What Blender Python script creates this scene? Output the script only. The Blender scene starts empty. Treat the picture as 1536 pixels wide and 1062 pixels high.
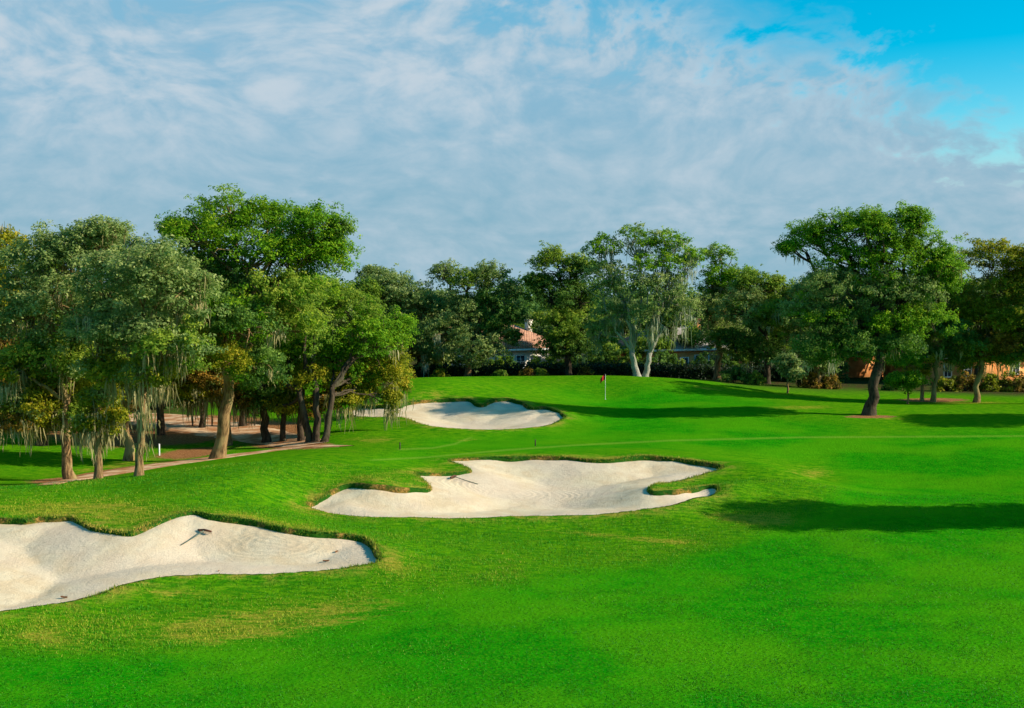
import bpy, math, random
import numpy as np
from mathutils import Vector

R = math.radians
S = bpy.context.scene
COL = S.collection

# ------------------------------------------------------------------ camera
F = 1900.0                      # focal length in pixels of the 1536 px wide photograph
PITCH = math.atan(91.0 / F)
CAM = np.array([0.0, 0.0, 10.0])
cd = bpy.data.cameras.new('camera')
cam = bpy.data.objects.new('camera', cd)
COL.objects.link(cam)
cam.location = CAM
cam.rotation_euler = (R(90) - PITCH, 0, 0)
cd.sensor_width = 36
cd.lens = 36 * F / 1536
cd.clip_end = 6000
S.camera = cam

# ------------------------------------------------------------------ sun and sky
SUN_AZ = R(-7)                 # measured from +X, towards the camera
SUN_EL = R(27)
to_sun = Vector((math.cos(SUN_AZ) * math.cos(SUN_EL), math.sin(SUN_AZ) * math.cos(SUN_EL), math.sin(SUN_EL)))
sl = bpy.data.lights.new('sun', 'SUN')
sl.energy = 5.0
sl.angle = R(0.5)
sl.color = (1.0, 0.90, 0.74)
so = bpy.data.objects.new('sun', sl)
COL.objects.link(so)
so.rotation_euler = to_sun.to_track_quat('Z', 'Y').to_euler()
so.location = (60, -20, 60)

S.view_settings.view_transform = 'Standard'
S.view_settings.look = 'None'
S.view_settings.gamma = 1
S.view_settings.exposure = 0.42
S.cycles.max_bounces = 6
S.cycles.diffuse_bounces = 2
S.cycles.glossy_bounces = 1
S.cycles.transmission_bounces = 3
S.cycles.transparent_max_bounces = 4


class NT:
    """small helper to write node trees"""
    def __init__(self, tree):
        self.t = tree
        self.t.nodes.clear()

    def n(self, kind, **kw):
        nd = self.t.nodes.new(kind)
        ins = kw.pop('ins', {})
        for k, v in kw.items():
            setattr(nd, k, v)
        for k, v in ins.items():
            if hasattr(v, 'is_linked') or isinstance(v, bpy.types.NodeSocket):
                self.t.links.new(v, nd.inputs[k])
            else:
                nd.inputs[k].default_value = v
        return nd

    def math(self, op, a, b=0.0, clamp=False):
        return self.n('ShaderNodeMath', operation=op, use_clamp=clamp, ins={0: a, 1: b}).outputs[0]

    def mix(self, fac, a, b, blend='MIX'):
        nd = self.n('ShaderNodeMix', data_type='RGBA', blend_type=blend, ins={0: fac, 6: a, 7: b})
        return nd.outputs[2]

    def noise(self, vec, scale, detail=4, rough=0.55, w=None):
        nd = self.n('ShaderNodeTexNoise', ins={'Vector': vec, 'Scale': scale, 'Detail': detail, 'Roughness': rough})
        return nd.outputs['Fac']

    def smooth(self, v, lo, hi):
        return self.n('ShaderNodeMapRange', interpolation_type='SMOOTHSTEP',
                      ins={'Value': v, 'From Min': lo, 'From Max': hi}).outputs[0]

    def out(self, sh, kind='ShaderNodeOutputMaterial'):
        o = self.n(kind)
        self.t.links.new(sh, o.inputs[0])


W = bpy.data.worlds.new('World')
S.world = W
W.use_nodes = True
k = NT(W.node_tree)
sky = k.n('ShaderNodeTexSky', sky_type='NISHITA', sun_disc=False, sun_elevation=SUN_EL,
          sun_rotation=math.atan2(to_sun.x, to_sun.y), altitude=50, air_density=1.0, dust_density=0.6, ozone_density=2.0)
skyc = k.n('ShaderNodeHueSaturation', ins={'Hue': 0.475, 'Saturation': 1.9, 'Value': 0.82, 'Color': sky.outputs[0]}).outputs[0]
tc = k.n('ShaderNodeTexCoord').outputs['Generated']
sep = k.n('ShaderNodeSeparateXYZ', ins={0: tc})
X, Y, Z = sep.outputs
# a cloud layer high above: direction projected on a flat deck, softened at the horizon
zz = k.math('ADD', k.math('MAXIMUM', Z, 0.0), 0.42)
cu = k.math('DIVIDE', X, zz)
cv = k.math('DIVIDE', Y, zz)
deck = k.n('ShaderNodeCombineXYZ', ins={0: k.math('MULTIPLY', cu, 1.3), 1: k.math('MULTIPLY', cv, 1.15), 2: 0.3}).outputs[0]
warp = k.n('ShaderNodeTexNoise', ins={'Vector': deck, 'Scale': 1.6, 'Detail': 3}).outputs['Color']
deckw = k.n('ShaderNodeVectorMath', operation='MULTIPLY_ADD', ins={0: warp, 1: (0.35, 0.35, 0.0), 2: deck}).outputs[0]
big = k.noise(deckw, 3.0, 5, 0.55)
puff = k.noise(deckw, 13.0, 6, 0.58)
fine = k.noise(deckw, 24.0, 4, 0.6)
# where the deck ends: clear sky to the upper right
u = k.math('DIVIDE', X, k.math('MAXIMUM', Y, 0.05))
v = k.math('DIVIDE', Z, k.math('MAXIMUM', Y, 0.05))
edge = k.math('SUBTRACT', k.math('ADD', v, k.math('MULTIPLY', u, 0.46)), 0.300)
edge = k.math('ADD', edge, k.math('MULTIPLY', k.math('SUBTRACT', puff, 0.5), 0.26))
cover = k.math('MAXIMUM', k.smooth(edge, 0.035, -0.05), k.smooth(v, 0.125, 0.06))
dens = k.math('ADD', k.math('MULTIPLY', big, 0.42), k.math('MULTIPLY', puff, 0.68))
dens = k.math('ADD', dens, k.math('MULTIPLY', fine, 0.06))
dens = k.math('ADD', k.math('MULTIPLY', k.math('SUBTRACT', dens, 0.56), k.math('ADD', 0.42, k.math('MULTIPLY', k.smooth(v, 0.09, 0.20), 0.74))), 0.58)
dens_hi = k.smooth(dens, 0.44, 0.72)               # broken puffs up high
veil = k.smooth(v, 0.24, 0.08)                     # a closed veil lower down
cl = k.math('ADD', k.math('MULTIPLY', dens_hi, 0.85), k.math('MULTIPLY', veil, 0.42), clamp=True)
cl = k.math('ADD', cl, k.math('ADD', 0.30, k.math('MULTIPLY', k.smooth(edge, -0.03, -0.20), 0.55)), clamp=True)
cl = k.math('MULTIPLY', cl, cover)
fgen = k.math('ADD', k.math('MULTIPLY', k.smooth(v, 0.13, 0.0), 0.6), cl, clamp=True)
lowc = k.mix(k.smooth(v, 0.02, 0.20), (0.170, 0.330, 0.420, 1), (0.195, 0.365, 0.49, 1))
cc = k.mix(k.math('MULTIPLY', k.smooth(dens, 0.46, 0.78), 0.9), lowc, (0.42, 0.49, 0.55, 1))
sky_s = k.n('ShaderNodeVectorMath', operation='SCALE', ins={0: skyc, 'Scale': 0.15}).outputs[0]
col = k.mix(fgen, sky_s, cc)
bg = k.n('ShaderNodeBackground', ins={'Color': col, 'Strength': 1.0})
k.out(bg.outputs[0], 'ShaderNodeOutputWorld')

# ------------------------------------------------------------------ helpers
rng = np.random.default_rng(7)
random.seed(7)


def ray(px, py):
    """direction through a point of the photograph, scaled to 1 m of depth"""
    a = (np.asarray(px, float) - 768) / F
    b = (531 - np.asarray(py, float)) / F
    y = math.cos(PITCH) + b * math.sin(PITCH)
    z = -math.sin(PITCH) + b * math.cos(PITCH)
    return a / y, z / y


def at_depth(px, py, d):
    a, b = ray(px, py)
    return np.array([a * d, d, CAM[2] + b * d])


def at_height(px, py, z):
    a, b = ray(px, py)
    d = (z - CAM[2]) / b
    return np.array([a * d, d, z])


def project(x, y, z):
    """world -> pixel of the photograph (used only to lay out turf wear)"""
    yy = y * math.cos(PITCH) - (z - CAM[2]) * math.sin(PITCH)
    zz = y * math.sin(PITCH) + (z - CAM[2]) * math.cos(PITCH)
    yy = np.maximum(yy, 1e-3)
    return 768 + F * x / yy, 531 - F * zz / yy


def sstep(a, b, t):
    t = np.clip((t - a) / (b - a), 0, 1)
    return t * t * (3 - 2 * t)


def tag(o, label=None, cat=None, group=None, kind=None):
    if label: o['label'] = label
    if cat: o['category'] = cat
    if group: o['group'] = group
    if kind: o['kind'] = kind
    return o


def mesh_obj(name, verts, faces, mat, parent=None, smooth=False, attrs=None):
    """verts (N,3), faces (M,k) constant k or list of arrays -> one mesh object"""
    me = bpy.data.meshes.new(name)
    verts = np.asarray(verts, np.float32)
    if not isinstance(faces, list):
        faces = [faces]
    faces = [np.asarray(f, np.int32) for f in faces if len(f)]
    loops = np.concatenate([f.ravel() for f in faces])
    sizes = np.concatenate([np.full(len(f), f.shape[1], np.int32) for f in faces])
    starts = np.concatenate([[0], np.cumsum(sizes)[:-1]]).astype(np.int32)
    me.vertices.add(len(verts)); me.vertices.foreach_set('co', verts.ravel())
    me.loops.add(len(loops)); me.loops.foreach_set('vertex_index', loops)
    me.polygons.add(len(sizes)); me.polygons.foreach_set('loop_start', starts)
    me.polygons.foreach_set('loop_total', sizes)
    if smooth:
        me.polygons.foreach_set('use_smooth', np.ones(len(sizes), bool))
    for an, av in (attrs or {}).items():
        a = me.attributes.new(an, 'FLOAT', 'POINT')
        a.data.foreach_set('value', np.asarray(av, np.float32))
    me.update(calc_edges=True)
    me.materials.append(mat)
    o = bpy.data.objects.new(name, me)
    COL.objects.link(o)
    if parent is not None:
        o.parent = parent
    return o


def empty(name, loc, rz=0):
    o = bpy.data.objects.new(name, None)
    o.empty_display_size = 0.3
    COL.objects.link(o)
    o.location = [float(c) for c in loc]
    o.rotation_euler = (0, 0, rz)
    return o


class MB:
    """collects shapes into one mesh"""
    def __init__(self):
        self.v = []; self.f4 = []; self.f3 = []; self.nv = 0

    def add(self, v, f4=None, f3=None):
        v = np.asarray(v, float).reshape(-1, 3)
        if f4 is not None and len(f4): self.f4.append(np.asarray(f4) + self.nv)
        if f3 is not None and len(f3): self.f3.append(np.asarray(f3) + self.nv)
        self.v.append(v); self.nv += len(v)
        return self

    def box(self, lo, hi, bev=0.0):
        x0, y0, z0 = lo; x1, y1, z1 = hi
        v = [(x0, y0, z0), (x1, y0, z0), (x1, y1, z0), (x0, y1, z0), (x0, y0, z1), (x1, y0, z1), (x1, y1, z1), (x0, y1, z1)]
        f = [(3, 2, 1, 0), (4, 5, 6, 7), (0, 1, 5, 4), (1, 2, 6, 5), (2, 3, 7, 6), (3, 0, 4, 7)]
        return self.add(v, f)

    def prism(self, poly, y0, y1):
        """poly of (x,z) quads extruded along y"""
        n = len(poly)
        v = [(x, y0, z) for x, z in poly] + [(x, y1, z) for x, z in poly]
        f = [(i, (i + 1) % n, n + (i + 1) % n, n + i) for i in range(n)]
        self.add(v, f)
        if n == 4:
            self.add(v, [(3, 2, 1, 0), (4, 5, 6, 7)])
        return self

    def tube(self, pts, rad, n=8, cap=True, lump=0.0):
        pts = np.asarray(pts, float); rad = np.asarray(rad, float)
        m = len(pts)
        t = np.gradient(pts, axis=0)
        t /= np.linalg.norm(t, axis=1)[:, None] + 1e-9
        up = np.array([0.0, 1.0, 0.02]) if abs(t[0][1]) < 0.9 else np.array([1.0, 0, 0])
        a = np.linspace(0, 2 * math.pi, n, endpoint=False)
        rings = []
        for i in range(m):
            s = np.cross(t[i], up); s /= np.linalg.norm(s) + 1e-9
            w = np.cross(s, t[i]); up = w
            rr = rad[i] * (1 + lump * (rng.random(n) - 0.5))
            rings.append(pts[i] + np.outer(np.cos(a) * rr, s) + np.outer(np.sin(a) * rr, w))
        v = np.concatenate(rings)
        i = np.arange(m - 1)[:, None] * n; j = np.arange(n)[None, :]; j2 = (j + 1) % n
        f = np.stack([i + j, i + j2, i + n + j2, i + n + j], -1).reshape(-1, 4)
        self.add(v, f)
        if cap:
            c = np.array([pts[-1]]); base = self.nv
            k0 = base - n
            self.v.append(c); self.nv += 1
            self.f3.append(np.array([(k0 + q, k0 + (q + 1) % n, base) for q in range(n)]))
        return self

    def build(self, name, mat, parent=None, smooth=False):
        fs = []
        if self.f4: fs.append(np.concatenate(self.f4))
        if self.f3: fs.append(np.concatenate(self.f3))
        return mesh_obj(name, np.concatenate(self.v), fs, mat, parent, smooth)


# ------------------------------------------------------------------ terrain
CP = [  # (px, py, height) points of the ground read off the photograph
 (768,1062,0),(100,1062,.05),(1500,1062,-.05),(0,1000,.05),(768,950,0),
 (1300,900,0),(1300,800,0),(1500,760,.05),(1200,715,.2),(1500,690,.35),(1305,624,1.0),(1180,640,.75),
 (1450,605,.9),(1530,598,.8),(1181,593,1.0),(1050,579,1.9),(1120,612,1.3),(960,573,2.2),(660,572,2.8),(780,577,2.1),
 (620,592,2.1),(908,598,1.1),(1000,602,1.1),(1250,600,.95),(860,600,1.15),(900,625,.95),
 (560,628,.8),(700,646,.7),(838,636,.8),(640,603,1.6),(760,600,1.65),(700,601,1.65),(835,618,1.3),(530,612,1.1),
 (700,665,.6),(900,665,.6),(1000,645,.75),(500,650,.6),
 (500,776,.1),(700,781,0),(900,777,0),(1060,750,.2),(457,759,.35),(520,729,.85),(640,737,.65),(622,711,.95),
 (670,692,1.05),(800,687,1.05),(960,687,1.05),(1086,703,.85),(1000,727,.5),(1070,731,.5),(800,672,.95),
 (0,924,-.1),(200,880,0),(400,867,0),(555,853,.1),(0,783,.9),(120,788,.85),(190,805,.75),(290,772,1.15),(430,797,.75),
 (530,808,.5),(568,840,.2),(620,800,.1),(450,775,.55),(300,740,1.35),(400,720,1.45),(470,705,1.45),(200,735,1.2),(0,745,1.1),(100,745,1.1),
 (240,706,1.15),(325,693,1.25),(400,683,1.25),(500,672,1.1),(560,715,1.35),(600,702,1.25),(1130,690,1.2),(1180,702,.95),(1100,722,.95),(1250,725,.3),(1020,729,.85),(1150,745,.35),
 (107,718,0),(208,705,0),(325,688,0),(440,664,.05),(30,700,-.05),(300,640,.1),(0,690,0),(560,660,.6),
]
WP = [(-45,12,0),(0,12,0),(45,12,0),(-60,40,0),(60,40,0),(-90,80,0),(95,80,.2),(60,95,.8),(-60,110,0),(-28,118,.3),(95,130,.3),
      (-30,140,.5),(0,138,.6),(30,138,.5),(60,140,.2),(-60,160,0),(0,165,0),(60,165,0),(-120,200,0),(0,210,0),(120,200,0),
      (-150,0,0),(150,0,0),(-150,100,0),(150,100,0)]
_c = [at_height(*c) for c in CP] + [np.array(w, float) for w in WP]
_c = np.array(_c)


def _phi(r2):
    return 0.5 * r2 * np.log(r2 + 1e-9)


def _fit():
    n = len(_c)
    r2 = ((_c[:, None, :2] - _c[None, :, :2]) ** 2).sum(-1)
    A = np.zeros((n + 3, n + 3))
    A[:n, :n] = _phi(r2) + np.eye(n) * 1.5
    Pm = np.c_[np.ones(n), _c[:, :2]]
    A[:n, n:] = Pm; A[n:, :n] = Pm.T
    return np.linalg.solve(A, np.r_[_c[:, 2], 0, 0, 0])


_w = _fit()


def base_z(x, y):
    x = np.asarray(x, float); y = np.asarray(y, float)
    sh = x.shape
    x = x.ravel(); y = y.ravel()
    out = np.zeros(len(x))
    n = len(_c)
    for s in range(0, len(x), 20000):
        xs, ys = x[s:s + 20000], y[s:s + 20000]
        r2 = (xs[:, None] - _c[None, :, 0]) ** 2 + (ys[:, None] - _c[None, :, 1]) ** 2
        out[s:s + 20000] = _phi(r2) @ _w[:n] + _w[n] + _w[n + 1] * xs + _w[n + 2] * ys
    far = sstep(150, 240, np.hypot(x, y - 60))
    out = out * (1 - far)
    return out.reshape(sh)


def hit(px, py):
    """where the line of sight through a photo point meets the ground"""
    a, b = ray(px, py)
    d = np.arange(24, 200, 0.2)
    zr = CAM[2] + b * d
    zb = base_z(a * d, d)
    i = np.argmax(zr <= zb)
    if i == 0:
        i = len(d) - 1
    e0 = zr[i - 1] - zb[i - 1]; e1 = zr[i] - zb[i]
    t = e0 / (e0 - e1 + 1e-9)
    dd = d[i - 1] + 0.2 * min(max(t, 0), 1)
    return np.array([a * dd, dd, float(base_z(a * dd, dd))])


def chaikin(p, it=1):
    p = np.asarray(p, float)
    for _ in range(it):
        q = np.roll(p, -1, 0)
        p = np.stack([p * .8 + q * .2, p * .2 + q * .8], 1).reshape(-1, 2)
    return p


B1 = [(-70,782),(0,783),(40,785),(60,780),(85,781),(108,779),(122,788),(140,797),(165,802),(190,805),(205,802),(222,793),
      (245,785),(268,776),(290,771),(312,777),(340,780),(380,785),(430,797),(475,803),(520,806),(545,810),(558,820),
      (565,835),(571,847),(555,853),(500,862),(440,866),(380,867),(300,868),(240,871),(200,880),(170,888),(140,901),
      (80,913),(0,924),(-70,933)]
B2 = [(457,759),(480,750),(510,733),(525,729),(560,731),(600,736),(640,737),(647,733),(636,722),(622,711),(650,713),
      (710,709),(700,702),(668,692),(720,689),(800,687),(850,688),(880,692),(915,693),(935,690),(960,687),(985,688),
      (1030,693),(1070,698),(1088,703),(1060,712),(1030,720),(990,727),(970,736),(980,742),(1020,739),(1055,732),
      (1070,731),(1080,738),(1060,748),(1010,763),(950,771),(880,777),(800,779),(680,781),(560,780),(500,774),(470,766)]
B3 = [(524,616),(535,611),(560,611),(600,611),(606,606),(640,603),(680,601),(705,601),(716,609),(724,611),(735,603),
      (760,600),(785,606),(798,616),(815,612),(835,618),(850,627),(838,634),(820,641),(780,645),(740,647),(700,646),
      (650,643),(628,638),(615,630),(598,627),(560,628),(527,626)]
BUNK = []
for poly in (B1, B2, B3):
    w = np.array([hit(*q)[:2] for q in poly])
    BUNK.append(chaikin(w, 2))


def sdist(poly, x, y, far=5.0):
    """signed distance to a polygon, positive inside"""
    sh = x.shape
    x = x.ravel(); y = y.ravel()
    out = np.full(len(x), -far)
    lo = poly.min(0) - far; hi = poly.max(0) + far
    idx = np.where((x > lo[0]) & (x < hi[0]) & (y > lo[1]) & (y < hi[1]))[0]
    if len(idx) == 0:
        return out.reshape(sh)
    a = poly; b = np.roll(poly, -1, 0)
    for s in range(0, len(idx), 20000):
        ii = idx[s:s + 20000]
        px, py = x[ii][:, None], y[ii][:, None]
        ex, ey = (b - a)[:, 0], (b - a)[:, 1]
        wx, wy = px - a[:, 0], py - a[:, 1]
        t = np.clip((wx * ex + wy * ey) / (ex * ex + ey * ey + 1e-12), 0, 1)
        dx, dy = wx - ex * t, wy - ey * t
        dist = np.sqrt((dx * dx + dy * dy).min(1))
        c = ((a[:, 1] <= py) & (b[:, 1] > py)) | ((b[:, 1] <= py) & (a[:, 1] > py))
        xi = a[:, 0] + (py - a[:, 1]) / np.where(np.abs(ey) < 1e-9, 1e-9, ey) * ex
        ins = ((c & (px < xi)).sum(1) % 2) == 1
        out[ii] = np.where(ins, dist, -dist)
    return out.reshape(sh)


def vnoise(x, y, s, seed=0):
    """cheap smooth value noise in the plane"""
    x = x / s; y = y / s
    xi = np.floor(x).astype(np.int64); yi = np.floor(y).astype(np.int64)
    fx = x - xi; fy = y - yi
    fx = fx * fx * (3 - 2 * fx); fy = fy * fy * (3 - 2 * fy)

    def h(a, b):
        n = (a * 374761393 + b * 668265263 + seed * 974711) & 0x7fffffff
        n = ((n ^ (n >> 13)) * 1274126177) & 0x7fffffff
        return ((n ^ (n >> 16)) & 0xffff) / 65535.0
    return (h(xi, yi) * (1 - fx) + h(xi + 1, yi) * fx) * (1 - fy) + (h(xi, yi + 1) * (1 - fx) + h(xi + 1, yi + 1) * fx) * fy - 0.5


def terrain_z(x, y, sd=None):
    z = base_z(x, y) + 0.10 * vnoise(x, y, 9, 1) + 0.05 * vnoise(x, y, 3.1, 2)
    if sd is not None:
        z = z + 0.14 * np.exp(-(np.minimum(sd, 0) / 1.2) ** 2) * (sd < 4)   # rolled brow round each bunker
        z = z - 1.5 * sstep(0.0, 0.42, sd)
    return z


def all_sd(x, y):
    sd = sdist(BUNK[0], x, y)
    for b in BUNK[1:]:
        sd = np.maximum(sd, sdist(b, x, y))
    return sd


def axis(*segs):
    out = [np.array([segs[0][0]], float)]
    for a, b, h in segs:
        n = max(1, int(round((b - a) / h)))
        out.append(np.linspace(a, b, n + 1)[1:])
    return np.concatenate(out)


XS = axis((-2500,-400,300),(-400,-100,25),(-100,-40,2.0),(-40,-21,.5),(-21,13.5,.125),(13.5,40,.5),(40,100,2.0),(100,400,25),(400,2500,300))
YS = axis((-300,0,30),(0,24,3),(24,38,.4),(38,53.5,.125),(53.5,72,.125),(72,83,.3),(83,100,.14),(100,125,.35),(125,170,1.0),(170,400,12),(400,3500,250))
GX, GY = np.meshgrid(XS, YS)
SD = all_sd(GX, GY)
wob = 0.10 * vnoise(GX, GY, 0.45, 5) + 0.12 * vnoise(GX, GY, 1.3, 6)
SDW = np.where(SD > -4.5, SD + wob, SD)
GZ = terrain_z(GX, GY, SDW)
PX, PY = project(GX, np.maximum(GY, 1), GZ)
# ---- turf condition, as attributes of the ground
n1 = vnoise(GX, GY, 4, 11); n2 = vnoise(GX, GY, 1.2, 12); n3 = vnoise(GX, GY, 12, 13)


def blob(cx, cy, rx, ry, ang=0.0):
    c, s = math.cos(ang), math.sin(ang)
    dx, dy = PX - cx, PY - cy
    a = (dx * c + dy * s) / rx; b = (-dx * s + dy * c) / ry
    return np.exp(-(a * a + b * b))


dry = np.zeros_like(GX)
for b_ in [(60,765,110,14,0),(180,770,80,25,0),(560,722,70,14,0),(640,705,50,10,0),(350,775,70,8,.1),(450,795,90,7,.15),
           (480,925,180,30,-.18),(300,940,140,25,-.1),(60,955,90,30,0),(250,890,90,10,0),(900,803,130,5,.09),(1000,812,40,4,.05),(1090,775,60,8,.1),
           (1215,710,50,14,0),(800,683,130,5,0),(930,690,60,6,0),(1010,738,60,6,0),(650,590,40,8,0),(1200,611,80,5,0),
           (1060,582,50,4,.15),(560,660,60,8,0),(480,760,60,20,0),(160,700,120,7,-.15),(590,845,40,25,0),(700,660,30,3,0),
           (1340,628,40,3,0),(1420,604,60,2.5,0),(1490,604,40,2,0),(720,607,14,4,0),(1160,780,60,14,0)]:
    dry += blob(*b_)
dry = np.clip(dry, 0, 1)
# rough (yellower, coarser) against mown fairway; the line runs diagonally across the hole
fw = [(-400,975),(0,985),(200,985),(400,950),(600,895),(800,862),(1000,845),(1130,808),(1230,770),(1270,720),(1230,692),(1100,676),
      (900,668),(700,672),(620,684),(560,690),(640,668),(800,655),(860,640),(900,612),(860,596),(900,588),(1050,590),(1130,605),(1180,630),
      (1300,645),(1700,640),(3000,700),(3000,1600),(-1500,1600)]
fp = np.array(fw, float)
inside = np.zeros(PX.shape, bool)
for i in range(len(fp)):
    a_, b_ = fp[i], fp[(i + 1) % len(fp)]
    c = (a_[1] <= PY) != (b_[1] <= PY)
    with np.errstate(divide='ignore', invalid='ignore'):
        xi = a_[0] + (PY - a_[1]) * (b_[0] - a_[0]) / (b_[1] - a_[1])
    inside ^= c & (PX < xi)
dm = np.full(PX.shape, 1e9)
for i in range(len(fp)):
    a_, b_ = fp[i], fp[(i + 1) % len(fp)]
    e = b_ - a_
    t = np.clip(((PX - a_[0]) * e[0] + (PY - a_[1]) * e[1]) / (e @ e), 0, 1)
    dm = np.minimum(dm, np.hypot(PX - a_[0] - e[0] * t, (PY - a_[1] - e[1] * t) * 2.2))
fair = sstep(-50, 40, np.where(inside, dm, -dm) + n1 * 50)
# woodland floor under the trees
wood = sstep(112, 128, GY + 6 * n3 + np.where(GX > 26, (GX - 26) * 0.25, 0) - np.where((GX > -10) & (GX < 20), 6, 0))
wood = np.maximum(wood, sstep(17, 24, -GX - 6 + (GY - 70) * 0.02 + 5 * n3) * sstep(86, 96, GY))
mul = 0 * GX
for b_ in [(440,668,60,6,0),(390,650,60,10,0),(180,650,120,20,0),(285,680,50,6,-.1),(170,708,90,5,-.15),(330,632,70,9,0),(430,640,30,6,0),(1305,625,36,2.2,0),(250,655,60,8,0),(110,722,60,4,0),(1400,600,50,3,0)]:
    mul += blob(*b_)
mul = np.clip(mul * 1.3, 0, 1) * (GY > 62)
lip = np.where(SD > -4, np.exp(-((SDW + 0.02) / 0.16) ** 2) + (SDW > 0), 0)
fringe = np.where(SD > -4, np.exp(-((SDW) / 0.7) ** 2), 0)
# narrow pale mowing lines
line = np.zeros_like(GX)
for pl in ([(560,690),(640,686),(760,675),(860,668),(1000,661),(1200,656),(1536,654),(1800,654)], [(600,674),(650,672),(682,666),(704,657)]):
    for (xa, ya), (xb, yb) in zip(pl[:-1], pl[1:]):
        e = np.array([xb - xa, yb - ya], float)
        t = np.clip(((PX - xa) * e[0] + (PY - ya) * e[1]) / (e @ e), 0, 1)
        line = np.maximum(line, np.exp(-(np.hypot((PX - xa - e[0] * t) * .3, PY - ya - e[1] * t) / 1.3) ** 2))
ny, nx = GX.shape
ii = (np.arange(ny - 1)[:, None] * nx + np.arange(nx - 1)[None, :]).ravel()
gf = np.stack([ii, ii + 1, ii + nx + 1, ii + nx], -1)


# ------------------------------------------------------------------ materials
def new_mat(name):
    m = bpy.data.materials.new(name)
    m.use_nodes = True
    return m, NT(m.node_tree)


def attr(k, n):
    return k.n('ShaderNodeAttribute', attribute_name=n).outputs['Fac']


def mat_ground():
    m, k = new_mat('turf')
    p = k.n('ShaderNodeNewGeometry').outputs['Position']
    fine = k.noise(p, 9.0, 6, 0.7)
    med = k.noise(p, 1.1, 4, 0.6)
    big = k.noise(p, 0.16, 3, 0.5)
    stretch = k.n('ShaderNodeVectorMath', operation='MULTIPLY', ins={0: p, 1: (0.55, 1.6, 1.0)}).outputs[0]
    tuft = k.noise(stretch, 3.2, 6, 0.68)
    speck = k.n('ShaderNodeTexVoronoi', ins={'Vector': p, 'Scale': 7.0}).outputs['Distance']
    fair_c = k.mix(k.smooth(med, 0.35, 0.65), (0.002, 0.200, 0.002, 1), (0.014, 0.270, 0.002, 1))
    fair_c = k.mix(k.math('MULTIPLY', k.smooth(fine, 0.45, 0.68), 0.7), fair_c, (0.085, 0.29, 0.006, 1))
    fair_c = k.mix(k.math('MULTIPLY', k.smooth(tuft, 0.52, 0.70), 0.35), fair_c, (0.003, 0.12, 0.004, 1))
    fair_c = k.mix(k.math('MULTIPLY', k.smooth(big, 0.40, 0.62), 0.6), fair_c, (0.085, 0.31, 0.004, 1))
    rough_c = k.mix(k.smooth(tuft, 0.38, 0.64), (0.030, 0.185, 0.003, 1), (0.12, 0.31, 0.004, 1))
    rough_c = k.mix(k.math('MULTIPLY', k.smooth(med, 0.5, 0.7), 0.5), rough_c, (0.14, 0.27, 0.008, 1))
    rough_c = k.mix(k.math('MULTIPLY', k.smooth(fine, 0.55, 0.75), 0.45), rough_c, (0.02, 0.10, 0.006, 1))
    col = k.mix(attr(k, 'fair'), rough_c, fair_c)
    d = k.math('ADD', attr(k, 'dry'), k.math('MULTIPLY', k.math('SUBTRACT', tuft, 0.5), 2.6))
    d = k.math('ADD', d, k.math('MULTIPLY', k.math('SUBTRACT', med, 0.5), 1.4))
    dryc = k.mix(k.smooth(fine, 0.4, 0.65), (0.20, 0.26, 0.012, 1), (0.42, 0.33, 0.045, 1))
    col = k.mix(k.math('MULTIPLY', k.math('MULTIPLY', k.smooth(d, 0.55, 1.5), attr(k, 'dry')), 1.2, clamp=True), col, dryc)
    fr = k.math('MULTIPLY', attr(k, 'fringe'), k.smooth(k.math('ADD', med, k.math('MULTIPLY', tuft, .6)), 0.70, 0.95))
    col = k.mix(k.math('MULTIPLY', fr, 0.75), col, (0.40, 0.28, 0.05, 1))
    col = k.mix(k.math('MULTIPLY', attr(k, 'mowline'), 0.5), col, (0.22, 0.36, 0.03, 1))
    litter = k.mix(k.smooth(fine, 0.35, 0.7), (0.035, 0.03, 0.012, 1), (0.11, 0.085, 0.03, 1))
    litter = k.mix(k.smooth(med, 0.5, 0.62), litter, (0.03, 0.085, 0.01, 1))
    col = k.mix(attr(k, 'wood'), col, litter)
    mu = k.smooth(k.math('ADD', attr(k, 'mulch'), k.math('MULTIPLY', k.math('SUBTRACT', tuft, 0.5), 1.5)), 0.35, 0.65)
    mulc = k.mix(k.smooth(fine, 0.35, 0.7), (0.22, 0.085, 0.03, 1), (0.46, 0.24, 0.10, 1))
    col = k.mix(mu, col, mulc)
    soil = k.mix(k.smooth(fine, 0.35, 0.65), (0.08, 0.05, 0.012, 1), (0.42, 0.24, 0.06, 1))
    soil = k.mix(k.smooth(med, 0.36, 0.52), soil, (0.02, 0.085, 0.008, 1))
    lp = k.smooth(k.math('ADD', attr(k, 'lip'), k.math('MULTIPLY', k.math('SUBTRACT', fine, 0.5), 1.2)), 0.55, 0.95)
    col = k.mix(lp, col, soil)
    h = k.math('ADD', k.math('MULTIPLY', fine, 0.5), k.math('MULTIPLY', tuft, 0.9))
    h = k.math('ADD', h, k.math('MULTIPLY', speck, 0.25))
    bump = k.n('ShaderNodeBump', ins={'Strength': 0.55, 'Distance': 0.14, 'Height': h})
    b = k.n('ShaderNodeBsdfPrincipled', ins={'Base Color': col, 'Roughness': 0.8, 'Normal': bump.outputs[0]})
    b.inputs['Specular IOR Level'].default_value = 0.0
    b.inputs['Sheen Weight'].default_value = 0.0
    k.out(b.outputs[0])
    return m


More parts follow.
